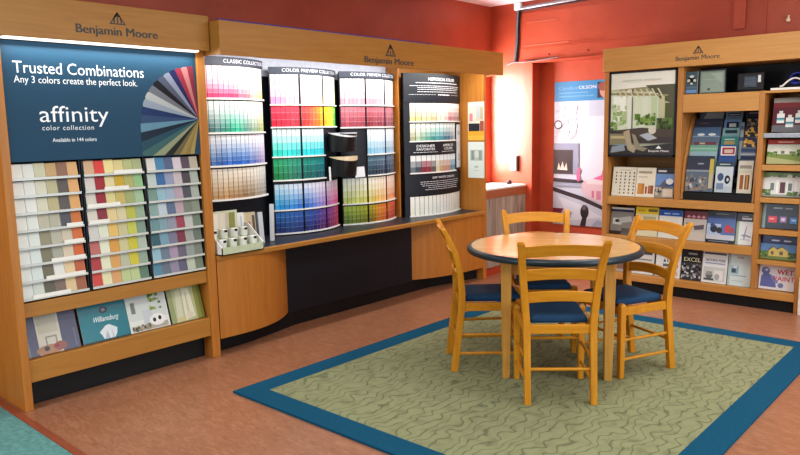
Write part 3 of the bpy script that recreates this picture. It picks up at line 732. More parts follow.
# black fan holders in the gap between preview displays
for zz, hh, cc, lab in ((1.296, .150, (214, 216, 220), 'upper black curved holder with silver card edge between two bowed strip displays'), (1.098, .160, (214, 196, 166), 'lower black curved holder with beige card edge between two bowed strip displays')):
    y0, y1 = 3.835, 4.105; ym = (y0+y1)/2; xb = -4.203
    t = empty('card_holder', (xb, ym, zz), lab, 'card holder', 'black card holders')
    def hp(s, z): return [(xb, y0)] + [(xb+.135*s*math.sin(PI*k/12), ym-(y1-y0)/2*math.cos(PI*k/12)*s) for k in range(13)] + [(xb, y1)]
    m = MB(); n = 15
    def ring(s, z): 
        return [(xb-.004, y0+.02, z)] + [(xb+.13*s*math.sin(PI*k/12), ym-(y1-y0)/2*math.cos(PI*k/12), z) for k in range(13)] + [(xb-.004, y1-.02, z)]
    m.loft([ring(.80, zz), ring(.92, zz+hh*.5), ring(1.0, zz+hh)], smooth=False); build('pocket', m, BLACK, t)
    m = MB(); sc = .94
    poly = [(ym-(y1-y0)/2*.94*math.cos(PI*k/12), xb+.128*math.sin(PI*k/12)) for k in range(13)]
    m.add([(x, y, zz+hh+.0005) for y, x in poly], [tuple(range(13))], cc); m.add([(x+.0006, y, zz+hh-.004) for y, x in poly]+[(x+.0006, y, zz+hh+.001) for y, x in poly], [(i, i+1, 14+i, 13+i) for i in range(12)], cc)
    poly2 = [(ym-(y1-y0)/2*1.0*math.cos(PI*k/12), xb+.1325*math.sin(PI*k/12)) for k in range(13)]
    def dip(k): return .034*math.sin(PI*k/12)
    m.add([(x+.0015, y, zz+hh-.002-dip(k)) for k, (y, x) in enumerate(poly2)] + [(x+.0022, y, zz+hh+.001) for k, (y, x) in enumerate(poly2)], [(i, i+1, 14+i, 13+i) for i in range(12)], cc)
    if cc[2] > 200:
        m.add([(x+.003, y, zz+hh-.006-dip(k+1)*.6) for k, (y, x) in enumerate(poly2[3:10])] + [(x+.003, y, zz+hh-.002-dip(k+1)*.2) for k, (y, x) in enumerate(poly2[3:10])], [(i, i+1, 8+i, 7+i) for i in range(6)], (40, 42, 48))
    build('cards', m, GLOSS, t)
booklet('note_card', 'small plain white card leaning beside the lower black holder', 'card', None, (-4.185, 4.168, 1.075), (0, 1, 0), .115, .088, .002, .12, [('r', .04, .04, .96, .96, (226, 230, 236))], (214, 220, 228), PRINT)
booklet('divider_card', 'thin white card standing upright at left of the lower black holder', 'card', None, (-4.175, 3.822, 1.07), (0, 1, 0), .020, .11, .003, .05, [('r', .1, .1, .9, .95, (236, 238, 240))], (226, 230, 236), PRINT)

# counter items: sample box with eight white jars and leaflets -----------------
sb = empty('sample_box', (-3.99, 2.76, ZC), 'pale green stepped sample box of white pots on the counter\'s left end', 'sample box')
y0, y1 = 2.59, 2.925
m = MB(); z0 = ZC+.002
m.box((-4.10, y0, z0), (-3.885, y1, z0+.006)); m.box((-3.891, y0, z0), (-3.885, y1, z0+.05)); m.box((-4.10, y0+.001, z0+.08), (-4.0, y1-.001, z0+.086)); m.box((-4.004, y0+.001, z0), (-3.998, y1-.001, z0+.086))
m.box((-3.985, y0+.006, z0+.006), (-3.900, y1-.006, z0+.035)); build('tray', m, PALEG, sb)
for yy in (y0, y1-.005):
    m = MB(); m.prism([(-4.10, z0), (-3.885, z0), (-3.885, z0+.052), (-4.05, z0+.17), (-4.10, z0+.17)], yy, yy+.005, axis='y'); build('side_wall', m, WHITE, sb)
m = MB(); Fz = flat((-4.094, 0, 0), (0, 1, 0), (0, 0, 1)); m.box((-4.10, y0, z0), (-4.095, y1-.06, z0+.265), (196, 206, 176))
m.quadf(Fz, y0+.01, z0+.1, y1-.07, z0+.255, (206, 204, 190), .0002)
for a_, b_, c in ((.02, .07, (176, 184, 150)), (.08, .12, (222, 220, 206)), (.13, .17, (214, 210, 196)), (.18, .20, (190, 186, 168)), (.205, .255, (140, 144, 84))): m.quadf(Fz, y0+a_, z0+.105, y0+b_, z0+.25, c, .0004)
build('picture_back', m, PRINT, sb)
pot0 = None
for r_, (x, z) in enumerate(((-4.048, z0+.087), (-3.945, z0+.036))):
    for i in range(4):
        y = y0+.045+i*.081
        lab = 'white sample pot, %s from left, %s row of the pale green box' % (ORDW[i], ('upper', 'lower')[r_])
        if pot0 is None:
            pot0 = empty('sample_pot', (x, y, z), lab, 'sample pot', 'pots in the pale green box')
            m = MB(); m.lathe([(0, 0), (.024, 0), (.027, .004), (.029, .058), (.030, .060), (.0, .060)], (0, 0, 0), 20); build('pot', m, WHITE, pot0, local=True)
            m = MB(); m.box((.0285, -.010, .043), (.0325, .010, .058)); build('color_dot', m, BLACK, pot0, local=True)
        else:
            p = pot0.copy(); col.objects.link(p); p.location = (x, y, z); p['label'] = lab
            for ch in pot0.children:
                c = ch.copy(); col.objects.link(c); c.parent = p
G = 'leaflets standing on the counter beside the sample box'
def ctr(lab, y, x, W, H, art, bg, tilt=.12): booklet('leaflet', lab, 'leaflet', G, (x, y, ZC+.001), (0.25, 1, 0), W, H, .004, tilt, art, bg, PRINT)
ctr('pale blue leaflet directly behind the sample box on the counter', 2.905, -4.13, .09, .235, [('r',0,0,.35,1,(196,214,222)),('r',.4,0,1,1,(222,226,224)),('r',.7,0,.8,.9,(170,190,200))], (214, 222, 224))
ctr('leaflet with brown and red room picture on the counter', 2.985, -4.115, .10, .232, [('r',0,0,1,1,(190,176,146)),('r',.1,.1,.3,.95,(206,186,140)),('r',.4,.3,.6,.7,(150,80,60)),('e',.5,.55,.12,.12,(196,120,110)),('r',.75,0,.95,.9,(90,80,60)),('r',.3,0,.8,.14,(120,108,70))], (206, 196, 170))
ctr('dark spined leaflet at right of the room picture leaflet', 3.06, -4.105, .07, .225, [('r',0,0,.45,1,(60,64,70)),('r',.5,0,1,1,(190,196,202))], (120, 124, 130))
booklet('leaflet', 'white folded leaflet standing against edge of the bright red and blue display', 'leaflet', G, (-4.135, 3.19, ZC+.001), (.75, .66, 0), .034, .27, .003, .10, [('r',.05,.02,.95,.98,(220,224,232))], (214, 218, 226), PRINT)

# posters on the end panel's inner face
G = 'posters on the counter end panel'
Fp = (1, 0, 0)
booklet('wall_poster', 'upper poster with cream picture and yellow base on the oak end panel', 'poster', G, (-4.02, 5.5735, 1.345), Fp, .19, .362, .002, 0,
  [('r',0,0,1,.12,(236,190,80)),('r',0,.12,1,.24,(230,176,60)),('r',.04,.24,.72,.44,(38,42,54)),('r',.74,.24,.98,.5,(170,90,70)),('r',.04,.46,.5,.9,(226,222,206)),('r',.5,.5,.95,.95,(214,206,190)),('r',.1,.5,.3,.7,(214,140,150)),('r',.55,.6,.72,.9,(190,206,214)),('r',.76,.55,.92,.85,(196,180,150)),('r',.05,.9,.95,.98,(240,236,224))], (238, 232, 214), PRINT)
booklet('wall_poster', 'lower white poster with grey chair picture on the oak end panel', 'poster', G, (-4.02, 5.5735, .985), Fp, .19, .345, .002, 0,
  [('r',.14,.48,.90,.78,(196,206,196)),('r',.2,.5,.38,.76,(150,164,156)),('e',.54,.66,.16,.1,(224,230,222)),('r',.66,.5,.84,.76,(160,172,164)),('r',.4,.28,.62,.34,(196,206,200)),('r',.36,.2,.66,.22,(206,214,208))], (232, 242, 236), PRINT)

# ================================================================== CORNER LEDGE + WALL THINGS
t = empty('corner_ledge_cabinet', (-4.19, 6.0, 0), 'low grey plank fronted ledge in the corner behind the counter', 'ledge cabinet')
m = MB()
for i in range(4):
    a = 5.66+.183*i; m.box((-3.995, a+.001, .08), (-3.975, a+.182, .772))
build('plank_front', m, PLANK, t, bevel=.002)
m = MB(); m.box((XL+.005, 5.66, 0), (-3.995, 6.385, .85)); build('carcass', m, REDT, t)
m = MB(); m.box((-3.995, 5.66, .772), (-3.968, 6.385, .862)); build('apron_board', m, wood('ledge_apron', (150, 90, 56), (168, 104, 66), 'y'), t, bevel=.003)
m = MB(); m.box((XL+.005, 5.65, .852), (-3.966, 6.385, .872)); build('ledge_top', m, DIMW, t, bevel=.003)
t = empty('wall_box', (-4.112, 6.39, 1.01), 'white wall box above the corner ledge', 'wall box')
m = MB(); m.box((-4.148, 6.355, 1.012), (-4.078, 6.399, 1.162)); build('casing', m, WHITE, t, bevel=.008)
m = MB(); m.box((-4.076, 6.375, 1.0), (-4.062, 6.399, 1.165)); build('side_plate', m, BLACK, t)
m = MB(); m.lathe([(0, 0), (.03, 0), (.026, .03), (.012, .042), (0, .044)], (-4.12, 6.30, .872), 16); tag(build('dark_cup', m, BLACK), 'tiny dark cup upside down on the white corner ledge', 'cup')
# conduit
t = empty('cable_conduit', (-4.1, 6.38, 2.12), 'grey cable conduit running down the red wall near the corner', 'conduit')
m = MB(); m.tube([(-4.075, 6.385, 2.66), (-4.085, 6.385, 2.5), (-4.09, 6.385, 2.3), (-4.115, 6.385, 2.12)], .014); build('vertical_pipe', m, METAL, t)
m = MB(); m.tube([(-4.045, 6.388, 2.66), (-4.06, 6.388, 2.5), (-4.068, 6.388, 2.3), (-4.085, 6.388, 2.12)], .007); build('cable', m, BLACK, t)
m = MB(); m.tube([(-4.04, 6.382, 2.655), (-3.8, 6.382, 2.662), (-3.4, 6.382, 2.668), (-3.2, 6.384, 2.70)], .016); build('ceiling_pipe', m, METAL, t)
m = MB(); m.tube([(-4.04, 6.385, 2.63), (-3.8, 6.385, 2.635), (-3.4, 6.385, 2.645), (-3.0, 6.385, 2.66)], .006); build('cable', m, BLACK, t)
m = MB(); m.tube([(-4.2, 6.375, 2.105), (-4.11, 6.37, 2.125), (-4.0, 6.37, 2.118), (-3.86, 6.37, 2.122), (-3.6, 6.375, 2.14)], .007); build('cable', m, plain('dull_grey_cable', (120, 100, 98), .6), t)
m = MB(); m.box((-4.105, 6.355, 2.64), (-4.03, 6.399, 2.715)); build('junction_box', m, WHITE, t, bevel=.004)
m = MB(); m.lathe([(0, .03), (.012, .028), (.018, .014), (.012, 0), (0, -.002)], (-1.565, 6.385, 2.25), 14); m.tube([(-1.565, 6.385, 2.27), (-1.565, 6.396, 2.30)], .008)
tag(build('wall_hook', m, plain('cream_plastic', (236, 216, 186), .4)), 'tiny cream hook high on the red wall above bookcase', 'hook')
for i, (x, z) in enumerate(((-3.72, 2.175), (-3.30, 2.178))):
    m = MB(); m.lathe([(0, 0), (.011, 0), (.011, .004), (0, .005)], (0, 0, 0), 14)
    m.v = [(x+a, YB-.001-c, z+b) for a, b, c in m.v]
    tag(build('wall_knot', m, plain('dark_red_plug', (140, 50, 38), .6)), ('left', 'right')[i] + ' dark round plug in red wall above the fireplace poster', 'plug', 'plugs in the red wall')

# fireplace poster (recess)
px0, px1, pz0, pz1 = -3.735, -3.115, .455, 1.905
booklet('wall_poster', 'tall fireplace living room poster with blue top band on the red wall', 'poster', None, ((px0+px1)/2, RY-.004, pz0), (1, 0, 0), px1-px0, pz1-pz0, .003, 0,
 [('r',0,.865,1,1,(62,150,206)),('t','Candice',.08,.42,.945,.022,(130,190,226)),('t','OLSON',.44,.74,.945,.022,(236,246,252)),('r',.08,.918,.6,.926,(110,180,220)),('r',.08,.895,.7,.902,(110,180,220)),('r',.76,.88,.99,.985,(40,36,70)),('e',.88,.93,.08,.05,(214,160,136)),('e',.86,.955,.09,.03,(150,84,70)),
  ('r',0,.30,1,.865,(214,222,236)),('r',.45,.30,.95,.865,(222,228,240)),('r',.62,.76,1,.865,(196,208,226))] + speckle(.02,.60,.42,.85,[(196,204,220),(230,234,242),(206,212,226)],60,.03,9,.012) +
 [('e',.08,.705,.075,.032,(70,66,74)),('e',.08,.705,.055,.023,(228,228,232)),
  ('r',0,.36,.46,.575,(150,158,182)),('r',.0,.36,.36,.53,(70,62,66)),('r',.02,.375,.34,.52,(56,46,48)),('p',[(.07,.39),(.10,.44),(.13,.40),(.17,.45),(.20,.40),(.24,.44),(.26,.385)],(236,222,206)),
  ('p',[(0,.33),(.55,.32),(.55,.295),(0,.305)],(64,56,64)),('r',0,.27,.6,.298,(166,176,196)),
  ('p',[(.44,.31),(.42,.36),(.47,.375),(.5,.32)],(226,110,160)),('e',.47,.385,.03,.022,(226,110,160)),
  ('p',[(.70,.33),(.86,.36),(.92,.46),(1.0,.47),(1,.32),(.8,.31)],(232,110,160)),
  ('p',[(.52,.30),(.62,.325),(1,.30),(1,.14),(.62,.20),(.52,.24)],(222,196,204)),('p',[(.62,.325),(.7,.335),(1,.315),(1,.29),(.6,.30)],(238,222,226)),('r',.7,.2,.74,.25,(206,120,150)),('r',.78,.19,.86,.25,(206,140,160)),
  ('p',[(0,.265),(.55,.205),(1,.13),(1,.105),(.5,.18),(0,.235)],(60,44,52)),
  ('p',[(0,.235),(.5,.18),(1,.105),(1,0),(0,0)],(196,202,216)),('p',[(.1,.20),(.5,.15),(.9,.07),(.3,.03)],(216,220,230)),
  ('p',[(0,.115),(.2,.115),(.14,.07),(0,.06)],(120,36,60)),('p',[(.2,.0),(.3,.1),(.36,.09),(.28,0)],(150,160,180)),
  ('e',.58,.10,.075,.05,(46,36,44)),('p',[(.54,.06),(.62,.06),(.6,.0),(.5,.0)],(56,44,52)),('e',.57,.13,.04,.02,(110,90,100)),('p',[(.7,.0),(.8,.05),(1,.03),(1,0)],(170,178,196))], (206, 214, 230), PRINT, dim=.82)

# ================================================================== BOOKCASE (right)
Y0 = 5.96; BL, BR = -2.905, -1.285; YK = YB-.03
B_ = empty('brochure_bookcase', (-2.09, 6.16, 0), 'wide oak brochure bookcase with valance along the back wall', 'bookcase')
def bpart(name, lo, hi, mt=WOODX, bevel=.003): return part(name, lo, hi, mt, B_, bevel)
v = bpart('valance', (BL-.012, Y0-.02, 1.926), (BR+.03, YK, 2.124))
F = flat((0, Y0-.0204, 0), (1, 0, 0), (0, 0, 1))
brand(F, -2.275, -1.932, 1.975, .034, .02, v)
m = MB(); logo(m, F, -2.098, 2.022, .086, .062); build('emblem', m, INK, v)
bpart('side_panel', (BL, Y0, .0), (BL+.045, YK, 1.926), WOODBZ)
bpart('side_panel', (BR-.03, Y0, .0), (BR, YK, 1.926), WOODBZ)
bpart('upright', (-2.262, Y0+.002, .835), (-2.215, YK, 1.926), WOODBZ)
bpart('upright', (-1.632, Y0+.002, .15), (-1.592, YK, 1.705), WOODBZ)
bpart('back_panel', (BL+.045, YK-.015, .15), (BR-.03, YK, 1.700), WOODX)
bpart('cubby_back', (-2.215, YK-.017, 1.703), (BR-.03, YK, 1.926), NAVY)
bpart('cubby_shelf', (-2.215, Y0+.004, 1.684), (BR-.03, YK-.017, 1.702))
bpart('rail', (-2.215, Y0+.003, 1.555), (-1.632, Y0+.025, 1.690))
bpart('shelf', (BL+.045, Y0+.002, .765), (-1.632, YK-.015, .835))
bpart('shelf', (BL+.045, Y0+.002, .422), (-1.632, YK-.015, .490))
bpart('bottom_shelf', (BL+.045, Y0+.002, .088), (BR-.03, YK-.015, .150))
for zt_, zb_ in ((1.139, 1.095), (.885, .846), (.637, .597), (.393, .360)):
    bpart('shelf', (-1.592, Y0+.002, zb_), (BR-.03, YK-.015, zt_))
m = MB(); m.box((-1.592, Y0+.002, 1.345), (BR-.03, YK-.015, 1.382)); build('shelf', m, METAL, B_, bevel=.003)
bpart('kick_board', (BL+.045, Y0+.02, 0), (BR-.03, Y0+.04, .09), KICK)

# picture sign in the left bay
fr = empty('picture_sign', (-2.562, Y0, 1.20), 'framed verandah photograph sign in left bay of the bookcase', 'framed sign')
a0_, a1_, z0, z1 = -2.858, -2.264, 1.19, 1.918
m = MB()
for lo, hi in (((a0_, Y0-.004, z0), (a0_+.016, Y0+.022, z1)), ((a1_-.016, Y0-.004, z0), (a1_, Y0+.022, z1)), ((a0_, Y0-.004, z0), (a1_, Y0+.022, z0+.018)), ((a0_, Y0-.004, z1-.012), (a1_, Y0+.022, z1))): m.box(lo, hi)
build('frame', m, NAVY, fr)
def art_panel(name, par, org, W, H, art, bg, mt=GLOSS):
    Fw = lambda u, v_, d=0.: (org[0]+u*W, org[1]-d, org[2]+v_*H)
    m = MB(); m.quadf(Fw, 0, 0, 1, 1, bg)
    d = 0.
    for a in art:
        d += .0001
        if a[0] == 'r': m.quadf(Fw, a[1], a[2], a[3], a[4], a[5], d)
        elif a[0] == 'p': m.add([Fw(u, v_, d) for u, v_ in a[1]], [tuple(range(len(a[1])))], a[2])
        elif a[0] == 'e': m.add([Fw(a[1]+a[3]*math.cos(2*PI*k/16), a[2]+a[4]*math.sin(2*PI*k/16), d) for k in range(16)], [tuple(range(16))], a[5])
        elif a[0] == 't': text_on(m, Fw, a[1], a[2], a[3], a[4], a[5], a[6], d, bold=.01)
    return build(name, m, mt, par)
leaf = [(96,130,60),(120,150,76),(70,100,50),(140,166,96)]
art = [('r',0,.80,1,1,(230,232,220)),('p',[(0,.80),(1,.84),(1,.70),(0,.72)],(150,150,116)),('p',[(0,.80),(.6,.76),(1,.84),(1,.81),(.6,.73),(0,.765)],(206,206,176)),
 ('p',[(.55,.84),(1,.84),(1,.60),(.8,.66)],(92,92,72)),('r',0,.30,.75,.74,(216,228,206)),('r',.04,.36,.24,.72,(240,246,236)),('r',.36,.42,.48,.70,(212,224,200)),('r',.52,.42,.60,.70,(216,226,206)),('r',.64,.44,.74,.70,(190,206,170))]
art += speckle(.02,.36,.26,.62,[(176,200,150),(196,214,176),(150,180,120)],26,.03,11)
art += [('r',.27,.24,.335,.80,(222,228,218)),('r',.345,.24,.36,.80,(90,96,76)),('r',.48,.40,.51,.78,(214,220,204)),('r',.60,.42,.63,.76,(214,218,200)),('r',.80,.30,.85,.72,(196,196,150)),('r',.86,.3,1,.62,(86,92,60)),
 ('p',[(.1,.77),(.9,.72),(.9,.70),(.1,.735)],(150,146,110))] + [('p',[(.1+.09*k,.80),(.125+.09*k,.80),(.2+.09*k,.70),(.175+.09*k,.70)],(206,206,176)) for k in range(8)]
art += speckle(.40,.36,.72,.50,leaf,34,.03,12) + speckle(.74,.28,.98,.44,[(52,70,44),(76,96,54),(100,124,70)],30,.035,13) + speckle(0,.26,.12,.40,leaf,10,.03,15)
art += [('r',0,.14,1,.30,(70,66,66)),('p',[(.1,.30),(.5,.33),(1,.30),(1,.22),(.4,.20)],(84,76,72)),('r',0,.12,.30,.26,(140,136,108)),('r',.02,.2,.26,.23,(190,184,140)),('p',[(0,.02),(.3,.1),(.3,.14),(0,.12)],(130,150,160)),('p',[(0,0),(1,0),(1,.14),(.5,.10),(0,.12)],(62,62,66)),
 ('p',[(.22,.28),(.32,.31),(.36,.14),(.44,.08),(.40,.02),(.30,.06)],(176,166,142)),('p',[(.36,.26),(.42,.24),(.50,.10),(.62,.08),(.55,.04),(.42,.07)],(150,146,128)),('p',[(.48,.24),(.62,.27),(.76,.20),(.62,.17)],(176,186,196)),('e',.68,.30,.06,.05,(206,206,190)),('p',[(.02,.02),(.26,.05),(.24,.12),(.04,.10)],(146,160,170)),
 ('p',[(.74,.075),(.83,.075),(.785,.115)],(236,240,240)),('t','Benjamin Moore',.63,.94,.035,.026,(240,242,242)),('r',.2,.9,.5,.915,(204,208,194)),('r',.53,.9,.8,.915,(204,208,194))]
art_panel('photo_print', fr, (a0_+.016, Y0+.004, z0+.018), a1_-a0_-.032, z1-z0-.03, art, (190, 196, 176))
m = MB(); m.box((a0_+.01, Y0+.006, z0+.01), (a1_-.01, Y0+.02, z1-.008)); build('backing_board', m, NAVY, fr)

G1, G2, G3, GR = 'brochures on the upper left shelf', 'brochures on the middle shelf of the bookcase', 'brochures on the bottom shelf of the bookcase', 'albums in the right bay of the bookcase'
Xd = (1, 0, 0)
def bro(lab, x0, x1, z0, z1, art, bg, grp, y=Y0+.045, tilt=.16, T=.008, cat='brochure', name='brochure', spine=None):
    H = (z1-z0-.014)/math.cos(tilt)
    k = (y)/Y0
    booklet(name, lab, cat, grp, ((x0+x1)/2*k, y, z0), Xd, (x1-x0)*k, H, T, tilt, art, bg, GLOSS, spine)
# shelf 1
dots = [(.16+.19*i, .80-.115*j, .028, .03, [(40,40,50),(50,70,80),(30,30,30),(90,60,50),(60,50,70),(60,90,90)][(i*3+j) % 6]) for i in range(5) for j in range(7) if not (j > 3 and i == 0)]
bro('white sample card with rows of dark color dots on the upper left shelf', -2.82, -2.605, .836, 1.106, [('e', *d) for d in dots]+[('r',.3,.88,.8,.90,(190,190,180))], (226, 222, 206), G1)
bro('white stain chart with brown wood swatches on the upper left shelf', -2.600, -2.432, .836, 1.104, [('r',.1,.80,.8,.88,(170,156,140)),('r',.1,.66,.6,.70,(200,190,176)),('r',.1,.1,.45,.46,(190,130,60)),('r',.12,.12,.3,.44,(206,150,80)),('r',.5,.12,.6,.36,(170,90,60)),('r',.66,.12,.92,.4,(140,76,50)),('r',.7,.12,.8,.4,(180,110,70))], (230, 224, 206), G1)
bro('blue house exterior magazine at right end of the upper left shelf', -2.428, -2.270, .836, 1.106, [('r',0,.8,1,1,(30,34,44)),('r',.1,.86,.55,.92,(206,210,216)),('r',.0,.42,1,.8,(110,150,206)),('p',[(.1,.3),(.5,.62),(.6,.5),(.9,.3)],(90,96,110)),('p',[(.5,.4),(.75,.66),(1,.5),(1,.4)],(40,80,150)),('r',0,0,1,.34,(150,140,126)),('r',.4,.05,.95,.3,(216,206,190)),('e',.75,.55,.2,.1,(226,232,240))] + speckle(0,.08,.45,.36,[(70,70,66),(190,186,176),(110,104,96)],18,.07,21), (96, 120, 160), G1)
# shelf 2
bro('grey interior brochure with navy band, left end of the middle shelf', -2.828, -2.618, .491, .742, [('r',0,.9,1,1,(206,206,206)),('r',0,.84,1,.93,(40,48,84)),('r',0,.1,1,.84,(130,128,124)),('r',.1,.36,.5,.6,(196,196,192)),('p',[(.3,.6),(.9,.7),(.95,.5),(.4,.4)],(170,172,168)),('r',0,0,.5,.12,(60,50,46)),('r',.5,.06,1,.24,(96,90,84)),('e',.3,.5,.1,.06,(60,62,66))], (120, 118, 114), G2)
bro('yellow banded cream brochure on the middle shelf behind the right chair', -2.600, -2.398, .491, .760, [('r',0,.76,1,1,(232,206,40)),('r',.1,.84,.42,.9,(190,170,40)),('r',.55,.84,.95,.93,(110,110,60)),('r',.35,.55,.9,.68,(176,170,130))], (216, 210, 180), G2)
bro('white brochure with bright blue band on the middle shelf', -2.390, -2.192, .491, .748, [('r',0,.78,1,1,(30,90,176)),('r',.2,.84,.48,.89,(150,190,230)),('r',.56,.84,.85,.89,(150,190,230)),('r',.3,.4,.8,.45,(196,200,204))], (216, 216, 208), G2)
bro('maroon banded grey brochure with diamond icons on the middle shelf', -2.178, -1.994, .491, .750, [('r',0,.74,1,1,(110,40,62))] + [('p',[(.1+.22*i,.80),(.2+.22*i,.87),(.3+.22*i,.80),(.2+.22*i,.76)],(206,150,160)) for i in range(4)] + [('r',0,.3,1,.74,(186,180,174)),('r',.1,.4,.35,.6,(130,126,124)),('p',[(.45,.5),(.9,.56),(.9,.4),(.5,.36)],(96,86,96)),('r',0,.34,.25,.42,(150,60,80))], (196, 190, 180), G2)
bro('dark navy brochure with colorful pots on the middle shelf', -1.988, -1.768, .491, .760, [('r',0,.84,1,1,(24,28,44)),('r',.3,.90,.75,.94,(110,116,130)),('r',0,.2,1,.78,(80,110,170)),('r',0,.2,.5,.6,(170,190,220)),('e',.25,.44,.13,.12,(40,44,70)),('e',.2,.56,.08,.06,(60,70,120)),('e',.45,.40,.1,.1,(30,30,44)),('e',.74,.46,.11,.13,(190,50,60)),('e',.9,.42,.07,.1,(160,60,70)),('r',0,.1,1,.26,(190,196,206)),('r',0,0,1,.10,(30,34,50)),('r',.1,.03,.8,.06,(120,126,140))], (44, 60, 110), G2)
bro('white sketch brochure with navy title block, right end of the middle shelf', -1.760, -1.637, .491, .756, [('r',0,.74,1,1,(30,36,64)),('r',.3,.80,.9,.86,(220,222,230)),('r',.3,.89,.7,.92,(150,156,176)),('r',0,0,.16,.74,(150,170,150)),('p',[(.3,.3),(.5,.34),(.62,.6),(.66,.6),(.58,.33),(.95,.28),(.9,.24),(.6,.28),(.5,.14),(.46,.27)],(140,146,166)),('r',.3,.16,.9,.18,(170,174,190))], (222, 226, 230), G2)
# shelf 3
bro('white pamphlet with black sketch lettering on the bottom shelf behind the right chair', -2.62, -2.42, .151, .412, [('r',.1,.5,.9,.54,(120,120,124)),('r',.15,.2,.5,.4,(150,150,150)),('r',.1,.7,.9,.8,(90,90,96))], (214, 216, 214), G3)
bro('pale brochure with inked drawing, left of the black patterned brochure', -2.405, -2.19, .151, .414, [('p',[(.3,.52),(.36,.64),(.42,.52)],(70,70,76)),('r',.46,.52,.50,.63,(70,70,76)),('r',.54,.52,.66,.55,(70,70,76)),('r',.54,.60,.66,.63,(70,70,76)),('r',.70,.52,.74,.63,(70,70,76)),('p',[(.78,.63),(.92,.63),(.85,.52)],(70,70,76)),('r',.3,.36,.9,.46,(110,112,116)),('r',.1,.1,.9,.2,(180,182,182)),('r',.4,.24,.6,.32,(90,92,96))], (220, 222, 222), G3)
bro('grey brochure with brown photo, far left of the bottom shelf', -2.822, -2.64, .151, .41, [('r',.1,.1,.9,.6,(140,110,96)),('r',.1,.7,.9,.85,(90,90,110))], (176, 172, 168), G3)
bro('black and white patterned brochure with bold pale title on the bottom shelf', -2.182, -2.018, .151, .418, [('r',0,.58,1,1,(26,28,34)),('r',.3,.84,.75,.91,(140,144,150)),('t','EXCEL',.1,.94,.62,.13,(222,224,190)),('r',0,0,1,.58,(60,62,70))] + speckle(.02,.02,.98,.56,[(170,174,180),(210,212,214),(30,32,38),(110,114,122)],46,.06,31,.035), (40, 42, 48), G3)
bro('white brochure with blue title band and silver pots on the bottom shelf', -2.012, -1.815, .151, .424, [('r',.06,.9,.94,.96,(90,100,110)),('t','NATURAL PURE',.12,.9,.68,.08,(50,80,130)),('r',.1,.60,.9,.64,(150,170,200)),('r',.06,.06,.94,.5,(200,206,206)),('e',.3,.24,.14,.12,(110,116,120)),('r',.18,.24,.42,.36,(150,156,160)),('r',.5,.1,.85,.4,(222,226,226)),('e',.62,.2,.1,.1,(170,176,180)),('r',.1,.08,.5,.14,(90,96,100))], (226, 230, 232), G3)
bro('pale aqua brochure with small grey van picture, right end of the bottom shelf', -1.808, -1.634, .151, .428, [('r',.35,.84,.65,.89,(170,160,150)),('r',.12,.36,.46,.62,(150,180,196)),('r',.16,.4,.34,.52,(70,96,116)),('e',.3,.58,.1,.05,(206,220,226)),('r',.12,.30,.8,.33,(150,176,190)),('r',0,0,.1,1,(176,196,196)),('r',.2,.14,.7,.16,(170,190,200))], (206, 222, 224), G3)
# right bay albums
kw = dict(y=Y0+.06, tilt=.14, T=.03, cat='album', name='album', spine=(206, 210, 206))
BX0, BX1 = -1.588, -1.318
bro('dark red album showing three white paint cans, top of the right bay', -1.535, BX1, 1.384, 1.655, [('r',0,.86,1,1,(150,150,146)),('r',0,.72,1,.86,(122,44,52)),('r',0,.2,1,.72,(96,44,56)),('r',0,0,1,.2,(110,112,118))] + [q for cx, cy in ((.26,.40),(.55,.28),(.84,.40)) for q in (('r',cx-.12,cy-.14,cx+.12,cy+.14,(222,228,228)),('r',cx-.12,cy-.06,cx+.12,cy+.02,(120,180,196)),('r',cx-.06,cy+.14,cx+.06,cy+.22,(206,212,212)),('r',cx-.12,cy-.02,cx+.12,cy+.0,(60,90,120)))], (110, 70, 74), GR, **kw)
bro('album with red title band above a white farmhouse landscape', -1.56, BX1, 1.140, 1.340, [('r',.0,.8,1,1,(176,66,52)),('r',.3,.87,.75,.92,(220,180,170)),('r',0,.4,1,.8,(206,212,200)),('p',[(.1,.4),(.1,.55),(.25,.7),(.45,.56),(.6,.66),(.8,.52),(.9,.4)],(216,216,206)),('r',.2,.42,.28,.52,(110,120,110)),('r',.4,.42,.5,.54,(120,126,116)),('r',.64,.42,.74,.52,(120,130,120)),('r',0,0,1,.4,(130,150,80)),('p',[(0,.3),(1,.1),(1,0),(0,0)],(176,180,130))] + speckle(0,.3,.3,.5,leaf,10,.05,41) + speckle(.7,.32,1,.6,leaf,14,.05,42), (150, 160, 120), GR, **kw)
bro('album with white columned house and dark door', BX0+.012, BX1, .886, 1.088, [('r',0,.78,1,1,(110,140,90)),('p',[(.04,.74),(.3,.9),(.7,.92),(1,.8),(1,.70),(.04,.66)],(222,224,222)),('r',.0,.08,1,.70,(216,220,220)),('r',.46,.16,.6,.6,(96,52,56)),('r',.2,.26,.3,.56,(110,124,126)),('r',.68,.26,.78,.56,(110,124,126)),('r',.36,.14,.41,.68,(240,242,242)),('r',.64,.14,.67,.68,(240,242,242)),('r',.86,.14,.9,.68,(236,238,238)),('r',0,0,1,.1,(150,156,140))] + speckle(0,.05,.22,.3,leaf,12,.06,43) + speckle(.66,.05,1,.24,leaf,14,.05,44) + speckle(.05,.8,.9,1,[(90,120,70),(130,156,100)],12,.06,45), (200, 206, 200), GR, **kw)
bro('navy album with three small red, violet and blue squares', BX0+.016, BX1, .638, .842, [('r',.3,.80,.56,.86,(150,160,176)),('r',.62,.80,.82,.86,(150,160,176)),('r',.18,.24,.42,.5,(206,50,66)),('r',.2,.36,.34,.42,(236,150,160)),('r',.50,.26,.68,.5,(150,110,170)),('r',.54,.32,.64,.44,(220,200,226)),('r',.78,.24,.96,.48,(60,130,200)),('r',.82,.34,.94,.4,(180,210,236)),('r',0,0,.1,1,(130,150,150))], (36, 44, 62), GR, **kw)
